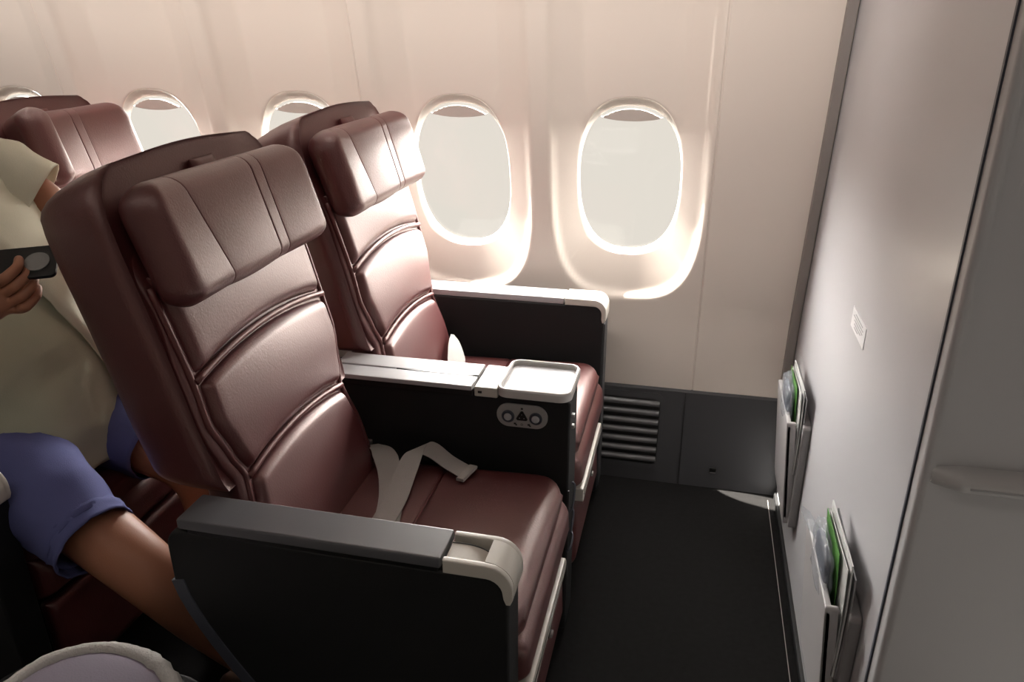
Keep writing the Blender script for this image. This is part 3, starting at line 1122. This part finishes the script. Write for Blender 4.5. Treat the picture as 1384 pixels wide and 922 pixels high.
p1 = build_pocket(NEARP, 'pale grey literature pocket nearest the aisle, packed with cards and a plastic bag')
p2 = dup(p1, FARP, 'pale grey literature pocket on the bulkhead near the window wall')

def sheet(name, loc, y0, y1, z0, z1, x0, lean, thick, m, label, cat, group=None, jag=0.0):
    """a card standing in a pocket"""
    root = thing(name, loc, label, cat, group)
    b = bmesh.new()
    n = 8
    rows = []
    for i in range(n+1):
        t = i/n
        z = z0+(z1-z0)*t
        xx = x0+lean*t+0.003*math.sin(t*3)
        rows.append([b.verts.new((xx-thick/2, y0, z)), b.verts.new((xx-thick/2, y1, z+jag)), b.verts.new((xx+thick/2, y1, z+jag)), b.verts.new((xx+thick/2, y0, z))])
    for A, B in zip(rows, rows[1:]):
        for k in range(4):
            b.faces.new((A[k], A[(k+1) % 4], B[(k+1) % 4], B[k]))
    b.faces.new(rows[0][::-1])
    b.faces.new(rows[-1])
    obj('sheet', b, m, root, smooth=False)
    return root
GREEN = mat('green_card', (0.10, 0.27, 0.06), 0.4)
WHITEC = mat('white_card', (0.62, 0.63, 0.62), 0.4)
DARKC = mat('navy_card', (0.025, 0.03, 0.06), 0.4)
GREYC = mat('grey_booklet', (0.30, 0.30, 0.31), 0.5)
NAVY = mat('navy_pouch', (0.02, 0.022, 0.05), 0.5)

def crumpled_bag(name, loc, ly, lz, lx, label, seed, group=None):
    root = thing(name, loc, label, 'bag', group)
    rnd = random.Random(seed)
    def blob(sx, sy, sz, amp, sub=4):
        b = bmesh.new()
        bmesh.ops.create_icosphere(b, subdivisions=sub, radius=1)
        for v_ in b.verts:
            n_ = noise.noise(v_.co*2.3+Vector((seed, 0, 0)))+0.6*noise.noise(v_.co*5+Vector((0, seed, 0)))
            c = v_.co.copy()
            m_ = max(abs(c.x), abs(c.y), abs(c.z))
            c = c*(0.55+0.45/m_)
            c *= 1+amp*n_
            v_.co = Vector((c.x*sx, c.y*sy, c.z*sz))
        return b
    obj('headset_pouch', blob(lx*.62, ly*.8, lz*.72, 0.12, 3), NAVY, root)
    b = blob(lx, ly, lz, 0.22, 4)
    obj('plastic_film', b, FILM, root)
    return root

for (px, py, pz), near in ((NEARP, True), (FARP, False)):
    where = 'nearest the aisle' if near else 'by the window wall'
    gname = 'cards in the pocket '+where
    loc = (px, py, pz)
    sheet('safety_card', loc, 0.07, 0.22, 0.16, 0.392, -0.0315, -0.010, 0.0012, GREEN, 'green edged safety card standing in the pocket '+where, 'card')
    sheet('brochure', loc, 0.018, 0.24, 0.16, 0.410, -0.0270, -0.003, 0.0028, WHITEC, 'white brochure standing tallest in the pocket '+where, 'brochure', jag=-.01)
    sheet('leaflet', loc, 0.022, 0.23, 0.16, 0.398, -0.0295, -0.006, 0.0012, WHITEC, 'thin white leaflet between green card and brochure in the pocket '+where, 'leaflet', jag=-.012)
    sheet('booklet', loc, 0.014, 0.22, 0.16, 0.385, -0.0240, 0.002, 0.0025, GREYC, 'grey booklet against the bulkhead in the pocket '+where, 'booklet', jag=.01)
    crumpled_bag('headset_bag', (px-0.051, py+0.150, pz+0.325), 0.080, 0.055, 0.011, 'clear plastic bag with a dark headset pouch in the pocket '+where, 3.7 if near else 8.1)
# loose corner of film sticking up from the near pocket
t_ = thing('film_sleeve', (XB-.05, 1.40, 0.475), 'clear plastic sleeve sticking out of the pocket nearest the aisle', 'sleeve')
b = ribbon([((0.018, -0.09, -0.005), (0.1, .25, 1)), ((0.006, -0.03, 0.012), (0.1, .25, 1)), ((-0.012, 0.045, 0.026), (.1, .25, 1)), ((-0.022, 0.075, 0.030), (.1, .25, 1))], [0.06, 0.05, 0.03, 0.012], 0.0012)
obj('sleeve', b, FILM, t_, smooth=False)
t_ = thing('film_sleeve', (XB-.03, 2.06, 0.48), 'clear plastic sleeve standing in the pocket by the window wall', 'sleeve')
b = ribbon([((-0.004, -0.06, 0.00), (0, .25, 1)), ((-0.010, 0.0, 0.035), (0, .25, 1)), ((-0.014, 0.05, 0.04), (0, .25, 1))], [0.07, 0.10, 0.04], 0.0012)
obj('sleeve', b, FILM, t_, smooth=False)

# ------------------------------------------------------------------ passenger
SKIN = mat('skin', (0.36, 0.155, 0.09), 0.5, spec=0.4, bump=0.1, bscale=300)
SHIRT = mat('pale_green_cotton', (0.46, 0.475, 0.36), 0.85, spec=0.2, bump=0.3, bscale=500)
OVER = mat('cream_linen', (0.62, 0.60, 0.48), 0.85, spec=0.2, bump=0.3, bscale=500)
SHORTS = mat('blue_cotton', (0.105, 0.115, 0.27), 0.85, spec=0.2, bump=0.3, bscale=500)
HAIR = mat('dark_hair', (0.03, 0.02, 0.015), 0.6)

def skin_body(name, joints, bones, radii, m, root_key, parent, sub=2):
    me = bpy.data.meshes.new(name)
    keys = list(joints)
    idx = {k: i for i, k in enumerate(keys)}
    me.from_pydata([joints[k] for k in keys], [(idx[a], idx[b_]) for a, b_ in bones], [])
    o = bpy.data.objects.new(name, me)
    COL.objects.link(o)
    md = o.modifiers.new('skin', 'SKIN')
    md.use_smooth_shade = True
    for i, k in enumerate(keys):
        sv = me.skin_vertices[0].data[i]
        r = radii[k]
        sv.radius = r if isinstance(r, tuple) else (r, r)
        sv.use_root = (k == root_key)
    ss = o.modifiers.new('smooth', 'SUBSURF')
    ss.levels = sub
    ss.render_levels = sub
    # bake to a plain mesh so the body is one continuous surface
    dg = bpy.context.evaluated_depsgraph_get()
    ev = o.evaluated_get(dg)
    m2 = bpy.data.meshes.new_from_object(ev)
    o.modifiers.clear()
    o.data = m2
    m2.materials.clear()
    m2.materials.append(m)
    for p in m2.polygons:
        p.use_smooth = True
    o.parent = parent
    return o

def loft(secs, n=28, cap0=False, cap1=False, fold=0.0, fs=14.0, seed=0.0):
    """secs: (centre, axis u, axis v, ru, rv); elliptical sections joined into a skin"""
    b = bmesh.new()
    rows = []
    for c, u, v_, ru, rv in secs:
        c, u, v_ = Vector(c), Vector(u).normalized(), Vector(v_).normalized()
        ring = []
        for i in range(n):
            a = 2*PI*i/n
            p = c+u*ru*math.cos(a)+v_*rv*math.sin(a)
            if fold:
                d = (p-c).normalized()
                q = p*fs
                p = p+d*fold*(noise.noise(q+Vector((seed, 0, 0)))+0.5*noise.noise(q*2.1+Vector((0, seed, 0))))
            ring.append(b.verts.new(p))
        rows.append(ring)
    for A, B in zip(rows, rows[1:]):
        for i in range(n):
            b.faces.new((A[i], A[(i+1) % n], B[(i+1) % n], B[i]))
    if cap0:
        b.faces.new(rows[0][::-1])
    if cap1:
        b.faces.new(rows[-1])
    return b

def limb_secs(pts, rads, n=6, squash=1.0, upv=(0, 0, 1)):
    P = spline(pts, n)
    R = []
    for i in range(len(rads)-1):
        for k in range(n):
            t = k/n
            t = t*t*(3-2*t)
            R.append(rads[i]*(1-t)+rads[i+1]*t)
    R.append(rads[-1])
    secs = []
    for i, p in enumerate(P):
        d = (P[min(i+1, len(P)-1)]-P[max(i-1, 0)]).normalized()
        u = d.cross(Vector(upv)).normalized()
        v_ = u.cross(d)
        secs.append((p, u, v_, R[i], R[i]*squash))
    return secs

KP = 1.18
def N(p):
    p = Vector(p)
    return Vector((-1.415+1.175*(p.x+1.15), 1.25+1.19*(p.y-1.0), 1.19*p.z-0.092))

def build_person():
    root = thing('person', (-1.35, 1.25, 0.0), 'person in a pale green shirt and blue shorts sitting behind, holding a phone', 'person')
    inv = -Vector(root.location)
    J = {
        'pel': (-1.16, 1.02, 0.575), 'spine': (-1.21, 1.02, 0.72), 'chest': (-1.28, 1.03, 0.92), 'neck0': (-1.335, 1.03, 1.075),
        'neck': (-1.345, 1.02, 1.13), 'skull': (-1.35, 1.01, 1.20), 'top': (-1.355, 1.0, 1.27),
        'shR': (-1.30, 0.865, 1.02), 'elR': (-1.17, 0.77, 0.82), 'wrR': (-1.015, 0.835, 0.888),
        'shL': (-1.30, 1.195, 1.03), 'elL': (-1.150, 1.270, 0.89), 'wrL': (-1.00, 1.21, 0.93), 'haL': (-0.94, 1.17, 0.935),
    }
    R = {'pel': (.15, .12), 'spine': (.14, .115), 'chest': (.15, .11), 'neck0': (.06, .055), 'neck': (.055, .055), 'skull': (.075, .09), 'top': (.05, .06),
         'shR': .055, 'elR': .042, 'wrR': (.03, .024), 'shL': .055, 'elL': .042, 'wrL': (.03, .024), 'haL': (.036, .016)}
    J = {k: N(p) for k, p in J.items()}
    R = {k: (tuple(KP*q for q in r) if isinstance(r, tuple) else KP*r) for k, r in R.items()}
    J.update({k: Vector(p) for k, p in {
        'shL': (-1.56, 1.46, 1.14), 'elL': (-1.445, 1.50, 1.06), 'wrL': (-1.345, 1.45, 0.975), 'haL': (-1.27, 1.43, 0.935),
        'hipR': (-1.38, 1.15, 0.60), 'knR': (-0.955, 1.030, 0.455), 'caR': (-0.935, 1.10, 0.300), 'anR': (-0.90, 1.19, 0.105), 'ftR': (-0.80, 1.185, 0.050),
        'hipL': (-1.38, 1.37, 0.60), 'knL': (-1.05, 1.335, 0.505), 'caL': (-1.04, 1.345, 0.31), 'anL': (-1.04, 1.345, 0.10), 'ftL': (-0.92, 1.345, 0.045)}.items()})
    R.update({'hipR': .088, 'knR': .064, 'caR': .056, 'anR': .040, 'ftR': (.042, .03), 'hipL': .088, 'knL': .064, 'caL': .056, 'anL': .040, 'ftL': (.042, .03)})
    Bn = [('pel', 'spine'), ('spine', 'chest'), ('chest', 'neck0'), ('neck0', 'neck'), ('neck', 'skull'), ('skull', 'top'),
          ('chest', 'shR'), ('shR', 'elR'), ('elR', 'wrR'), ('chest', 'shL'), ('shL', 'elL'), ('elL', 'wrL'), ('wrL', 'haL'),
          ('pel', 'hipR'), ('hipR', 'knR'), ('knR', 'caR'), ('caR', 'anR'), ('anR', 'ftR'), ('pel', 'hipL'), ('hipL', 'knL'), ('knL', 'caL'), ('caL', 'anL'), ('anL', 'ftL')]
    # right hand: palm, four fingers bent round the phone, thumb along its top
    palm = N((-0.962, 0.842, 0.914))
    J['paR'] = palm
    R['paR'] = (.041, .019)
    Bn.append(('wrR', 'paR'))
    fd = Vector((0.75, 0.10, 0.30)).normalized()
    side = Vector((0.20, 0.32, -0.92)).normalized()
    for i, (o_, ln) in enumerate(((-0.029, 0.041), (-0.009, 0.045), (0.0115, 0.042), (0.031, 0.034))):
        k0 = palm+fd*0.034+side*o_
        k1 = k0+fd*ln*0.75+Vector((0, -0.014, 0))
        k2 = k1+fd*ln*0.25+Vector((-.002, 0.023, 0.010))
        k3 = k2+Vector((-0.014, 0.020, 0.012))
        for nm, p, r in (('k', k0, .0115), ('m', k1, .0105), ('n', k2, .0096), ('t', k3, .0080)):
            J['f%s%d' % (nm, i)] = p
            R['f%s%d' % (nm, i)] = r
        Bn += [('paR', 'fk%d' % i), ('fk%d' % i, 'fm%d' % i), ('fm%d' % i, 'fn%d' % i), ('fn%d' % i, 'ft%d' % i)]
    J['th0'] = palm+Vector((-0.022, 0.004, 0.032)); R['th0'] = .0145
    J['th1'] = palm+Vector((-0.020, 0.010, 0.064)); R['th1'] = .0130
    J['th2'] = palm+Vector((-0.012, 0.014, 0.088)); R['th2'] = .0095
    Bn += [('paR', 'th0'), ('th0', 'th1'), ('th1', 'th2')]
    # left hand fingers
    hl = Vector(J['haL'])
    for i, dz in enumerate((0.025, 0.009, -0.008, -0.024)):
        k0 = hl+Vector((0.022, -.01, dz)); k1 = hl+Vector((0.062, -.025, dz*.9-.004)); k2 = hl+Vector((0.088, -.040, dz*.8-.018))
        for nm, p, r in (('a', k0, .011), ('b', k1, .010), ('c', k2, .008)):
            J['l%s%d' % (nm, i)] = p
            R['l%s%d' % (nm, i)] = r
        Bn += [('haL', 'la%d' % i), ('la%d' % i, 'lb%d' % i), ('lb%d' % i, 'lc%d' % i)]
    J['lt0'] = hl+Vector((0.0, -.034, 0.020)); R['lt0'] = .012
    J['lt1'] = hl+Vector((0.040, -.050, 0.030)); R['lt1'] = .009
    Bn += [('haL', 'lt0'), ('lt0', 'lt1')]
    J = {k: Vector(v_)+inv for k, v_ in J.items()}
    body = skin_body('body', J, Bn, R, SKIN, 'pel', root)
    # face and hair (the head is beyond the frame edge)
    hc = N((-1.35, 1.005, 1.225))+inv
    b = bmesh.new()
    bmesh.ops.create_icosphere(b, subdivisions=3, radius=1)
    for v_ in b.verts:
        c = v_.co
        v_.co = Vector((c.x*0.115-0.014, c.y*0.097, c.z*0.124+0.035))
    bmesh.ops.bisect_plane(b, geom=b.verts[:]+b.edges[:]+b.faces[:], plane_co=(0.05, 0, 0.02), plane_no=(0.75, 0, -0.66), clear_outer=True)
    b.transform(Matrix.Translation(hc))
    obj('hair', b, HAIR, root)
    hd = N((-1.35, 1.005, 1.215))+inv
    for sg in (-1, 1):
        b = bmesh.new()
        bmesh.ops.create_uvsphere(b, u_segments=16, v_segments=10, radius=0.0135)
        b.transform(Matrix.Translation(hd+Vector((0.086, sg*0.034, 0.012))))
        ey = obj('eye', b, WHITEC, root)
        b = bmesh.new()
        bmesh.ops.create_uvsphere(b, u_segments=12, v_segments=8, radius=0.0065)
        b.transform(Matrix.Translation(hd+Vector((0.0955, sg*0.034, 0.009))))
        obj('iris', b, BLACK, ey)
        b = tube(spline([hd+Vector((0.090, sg*0.052, 0.030)), hd+Vector((0.098, sg*0.034, 0.037)), hd+Vector((0.096, sg*0.014, 0.032))], 5), 0.004, 6)
        obj('eyebrow', b, HAIR, root)
        b = bmesh.new()
        bmesh.ops.create_uvsphere(b, u_segments=14, v_segments=10, radius=1)
        for v_ in b.verts:
            v_.co = Vector((v_.co.x*0.018, v_.co.y*0.010, v_.co.z*0.032))
        b.transform(Matrix.Translation(hd+Vector((-0.005, sg*0.092, 0.0))))
        obj('ear', b, SKIN, root)
    b = bmesh.new()
    bmesh.ops.create_uvsphere(b, u_segments=14, v_segments=10, radius=1)
    for v_ in b.verts:
        k_ = 0.55+0.45*(0.5-v_.co.z*.5)
        v_.co = Vector((v_.co.x*0.022*k_, v_.co.y*0.016*k_, v_.co.z*0.030))
    b.transform(Matrix.Translation(hd+Vector((0.100, 0, -0.008))))
    obj('nose', b, SKIN, root)
    b = tube(spline([hd+Vector((0.086, -0.024, -0.050)), hd+Vector((0.095, 0, -0.049)), hd+Vector((0.086, 0.024, -0.050))], 6), [0.002]+[0.0055]*11+[0.002], 8)
    obj('mouth', b, mat('lips', (0.30, 0.09, 0.07), 0.45), root)
    # shirt: torso with sleeves
    Yv = (0, 1, 0)
    T = [((-1.125, 1.02, 0.535), (1, 0, .05), Yv, .150, .195), ((-1.13, 1.02, 0.57), (1, 0, .05), Yv, .155, .195), ((-1.15, 1.02, 0.64), (1, 0, .18), Yv, .163, .195), ((-1.175, 1.02, 0.72), (1, 0, .25), Yv, .163, .195),
         ((-1.205, 1.02, 0.80), (1, 0, .28), Yv, .150, .195), ((-1.245, 1.02, 0.90), (1, 0, .3), Yv, .132, .198), ((-1.275, 1.02, 0.98), (1, 0, .3), Yv, .115, .198), ((-1.30, 1.025, 1.04), (1, 0, .3), Yv, .095, .18),
         ((-1.32, 1.025, 1.075), (1, 0, .3), Yv, .075, .12), ((-1.33, 1.025, 1.095), (1, 0, .3), Yv, .062, .075)]
    # refine
    T2 = []
    for A, B in zip(T, T[1:]):
        for k in range(5):
            t = k/5
            T2.append(tuple([Vector(A[q]).lerp(Vector(B[q]), t) for q in range(3)]+[A[q]*(1-t)+B[q]*t for q in (3, 4)]))
    T2.append(T[-1])
    T2 = [(N(s[0])+inv, s[1], s[2], s[3]*KP, s[4]*KP) for s in T2]
    b = loft(T2, 72, fold=0.016, fs=10, seed=2.0)
    shirt = obj('shirt', b, SHIRT, root)
    sd = shirt.modifiers.new('cloth', 'SOLIDIFY')
    sd.thickness = 0.003
    # open cream overshirt hanging over the far side
    b = bmesh.new()
    prev = None
    for j, (c, u, v_, ru, rv) in enumerate(T2[6:-2]):
        u, v_ = Vector(u).normalized(), Vector(v_).normalized()
        a0 = math.radians(-28+50*(1-j/len(T2))**1.5)
        cur = []
        for i in range(25):
            a = a0+(math.radians(200)-a0)*i/24
            p = c+u*(ru+.014)*math.cos(a)+v_*(rv+.014)*math.sin(a)
            q = p*13
            p = p+(p-c).normalized()*0.014*(noise.noise(q+Vector((4, 0, 0)))+.5*noise.noise(q*2.2))
            cur.append(b.verts.new(p))
        if prev:
            for i in range(24):
                b.faces.new((prev[i], prev[i+1], cur[i+1], cur[i]))
        prev = cur
    ov = obj('overshirt', b, OVER, shirt)
    sd = ov.modifiers.new('cloth', 'SOLIDIFY')
    sd.thickness = 0.004
    for sh, el, s_ in ((N((-1.295, 0.885, 1.015)), N((-1.17, 0.77, 0.82)), 5.0), (Vector((-1.56, 1.44, 1.14)), Vector((-1.435, 1.51, 1.045)), 9.0)):
        mid = sh.lerp(el, 0.72)
        secs = limb_secs([sh+(sh-el)*.15+inv, sh.lerp(el, .25)+inv, sh.lerp(el, .5)+inv, mid+inv], [.083, .101, .098, .094], 6, 1.0, (1, 0, .2))
        so = obj('sleeve', loft(secs, 30, cap0=True, fold=0.008, fs=16, seed=s_), OVER, shirt)
        sd = so.modifiers.new('cloth', 'SOLIDIFY')
        sd.thickness = 0.003
    # shorts
    for side_, pts in (('R', [(-1.45, 1.20, 0.62), (-1.36, 1.145, 0.60), (-1.23, 1.09, 0.565), (-1.105, 1.050, 0.515)]), ('L', [(-1.45, 1.33, 0.62), (-1.36, 1.365, 0.60), (-1.26, 1.355, 0.570), (-1.16, 1.345, 0.545)])):
        secs = limb_secs([Vector(p)+inv for p in pts], [.125, .118, .098, .083], 8, 1.0)
        so = obj('shorts_leg', loft(secs, 36, cap0=True, fold=0.008, fs=15, seed=3.3), SHORTS, root)
        so.name = 'shorts'
        sd = so.modifiers.new('cloth', 'SOLIDIFY')
        sd.thickness = 0.003
        # gathered cuff
        if side_ == 'R':
            e0 = secs[-1]
            ax = (Vector(secs[-1][0])-Vector(secs[-4][0])).normalized()
            ring = []
            for k in range(7):
                ring.append((Vector(e0[0])+ax*(0.022-0.0065*k), e0[1], e0[2], e0[3]*(1.0+.012*math.sin(k*2.2)), e0[4]*(1.0+.012*math.sin(k*2.2))))
            cu = obj('cuff', loft(ring[::-1], 40, fold=0.005, fs=60, seed=1.1), SHORTS, so)
            sd = cu.modifiers.new('cloth', 'SOLIDIFY')
            sd.thickness = 0.004
    # watch strap on the far wrist
    a, e = Vector(J['elL']), Vector(J['wrL'])
    p = a.lerp(e, 0.80)
    secs = limb_secs([p-(e-a)*.07, p, p+(e-a)*.07], [.0435, .0440, .0410], 3, .92)
    wt = obj('watch', loft(secs, 24), BLACK, root)
    sd = wt.modifiers.new('cloth', 'SOLIDIFY')
    sd.thickness = 0.003
    # shoes
    for k in ('R', 'L'):
        an = J['an'+k]
        b = bmesh.new()
        bmesh.ops.create_icosphere(b, subdivisions=3, radius=1)
        for v_ in b.verts:
            c = v_.co
            v_.co = Vector((c.x*0.135, c.y*0.046*(1+.15*c.x), max(-0.042, c.z*0.05*(1-.3*c.x))))
        b.transform(Matrix.Translation((an.x+.055, an.y-.008, 0.026)))
        obj('shoe', b, mat('brown_shoe', (0.05, 0.025, 0.015), 0.5), root)
    return root
person = build_person()

# phone in the hand
ph = thing('mobile_phone', tuple(N((-0.933, 0.862, 0.966))), 'black mobile phone with a camera ring in the passenger hand', 'phone')
b = prism(rrect(-0.036, 0.036, -0.075, 0.075, 0.010, 5), 'z', -0.004, 0.004, 0.0018)
case = obj('case', b, BLACK, ph, angle=40)
b = bmesh.new()
n = 24
A = None
for r, z in ((0.021, .004), (0.021, .006), (0.015, .006), (0.013, .0045)):
    cur = [b.verts.new((-0.002+r*math.cos(2*PI*i/n), -0.042+r*math.sin(2*PI*i/n), z)) for i in range(n)]
    if A:
        for i in range(n):
            b.faces.new((A[i], A[(i+1) % n], cur[(i+1) % n], cur[i]))
    A = cur
b.faces.new(A)
obj('camera_ring', b, mat('camera_ring_grey', (0.35, 0.36, 0.36), 0.25, metal=.6), ph, angle=40)
Xp = Vector((0.62, 0.10, 0.28)).normalized()      # width axis
Np = Vector((0.20, -0.52, 0.83)).normalized()     # back face normal, towards the camera
Yp = Np.cross(Xp).normalized()
Xp = Yp.cross(Np).normalized()
ph.matrix_world = Matrix.Translation(ph.location) @ Matrix((Yp, -Xp, Np)).transposed().to_4x4()

# ------------------------------------------------------------------ cushion on a bag in the aisle, lower left
LAV = mat('lavender_fabric', (0.235, 0.205, 0.255), 0.9, spec=0.15, bump=0.4, bscale=300)
FLEECE = mat('white_fleece', (0.50, 0.48, 0.46), 0.95, spec=0.1, bump=1.0, bscale=250)
bag = thing('carry_on_bag', (-0.865, 0.690, 0.0), 'black rounded carry-on bag standing in the aisle under the cushion', 'bag')
b = prism(rrect(-0.20, 0.20, -0.135, 0.155, 0.12, 8), 'z', 0.02, 0.455, 0.03, 4)
bb_ = obj('bag_body', b, mat('black_nylon', (0.009, 0.009, 0.010), 0.7, bump=0.3, bscale=500), bag, angle=40)
b = tube([(p[0], p[1], 0.425) for p in rrect(-0.202, 0.202, -0.137, 0.157, 0.12, 8)], 0.005, 6, closed=True)
obj('piping', b, CHAR, bb_)
for sx_ in (-0.14, 0.14):
    obj('wheel', prism([(sx_+.02*math.cos(2*PI*i/16), 0.02+.02*math.sin(2*PI*i/16)) for i in range(16)], 'y', 0.08, 0.10, 0.003), BLACK, bag, angle=40)
cs = thing('cushion', (-0.845, 0.690, 0.458), 'round lavender cushion with a white fleecy edge on a black bag', 'cushion')
b = bmesh.new()
n, mrings = 56, 12
def cr(a):
    return 0.165+0.006*math.sin(3*a+1)
prev = None
cen = b.verts.new((0, 0, 0.046))
rows = []
for k in range(1, mrings+1):
    t = k/mrings
    rows.append([b.verts.new((cr(2*PI*i/n)*t*math.cos(2*PI*i/n)*0.88, cr(2*PI*i/n)*t*math.sin(2*PI*i/n)*0.84, 0.020+0.026*math.sqrt(max(0, 1-t**2.4)))) for i in range(n)])
bot = [b.verts.new((v_.co.x, v_.co.y, 0.004)) for v_ in rows[-1]]
for i in range(n):
    b.faces.new((cen, rows[0][i], rows[0][(i+1) % n]))
for A, B in zip(rows+[], rows[1:]+[bot]):
    for i in range(n):
        b.faces.new((A[i], A[(i+1) % n], B[(i+1) % n], B[i]))
b.faces.new(bot[::-1])
obj('cover', b, LAV, cs)
N = 120
pts, rads = [], []
for i in range(N):
    a = 2*PI*i/N
    r = cr(a)*0.90
    wob = 0.003*noise.noise(Vector((math.cos(a)*9, math.sin(a)*9, 0)))
    pts.append(((r+wob)*math.cos(a)*0.97, (r+wob)*math.sin(a)*0.93, 0.022))
    rads.append(0.0165+0.003*noise.noise(Vector((math.cos(a)*14, math.sin(a)*14, 3))))
obj('fleece_edge', tube(pts, rads, 10, closed=True), FLEECE, cs)
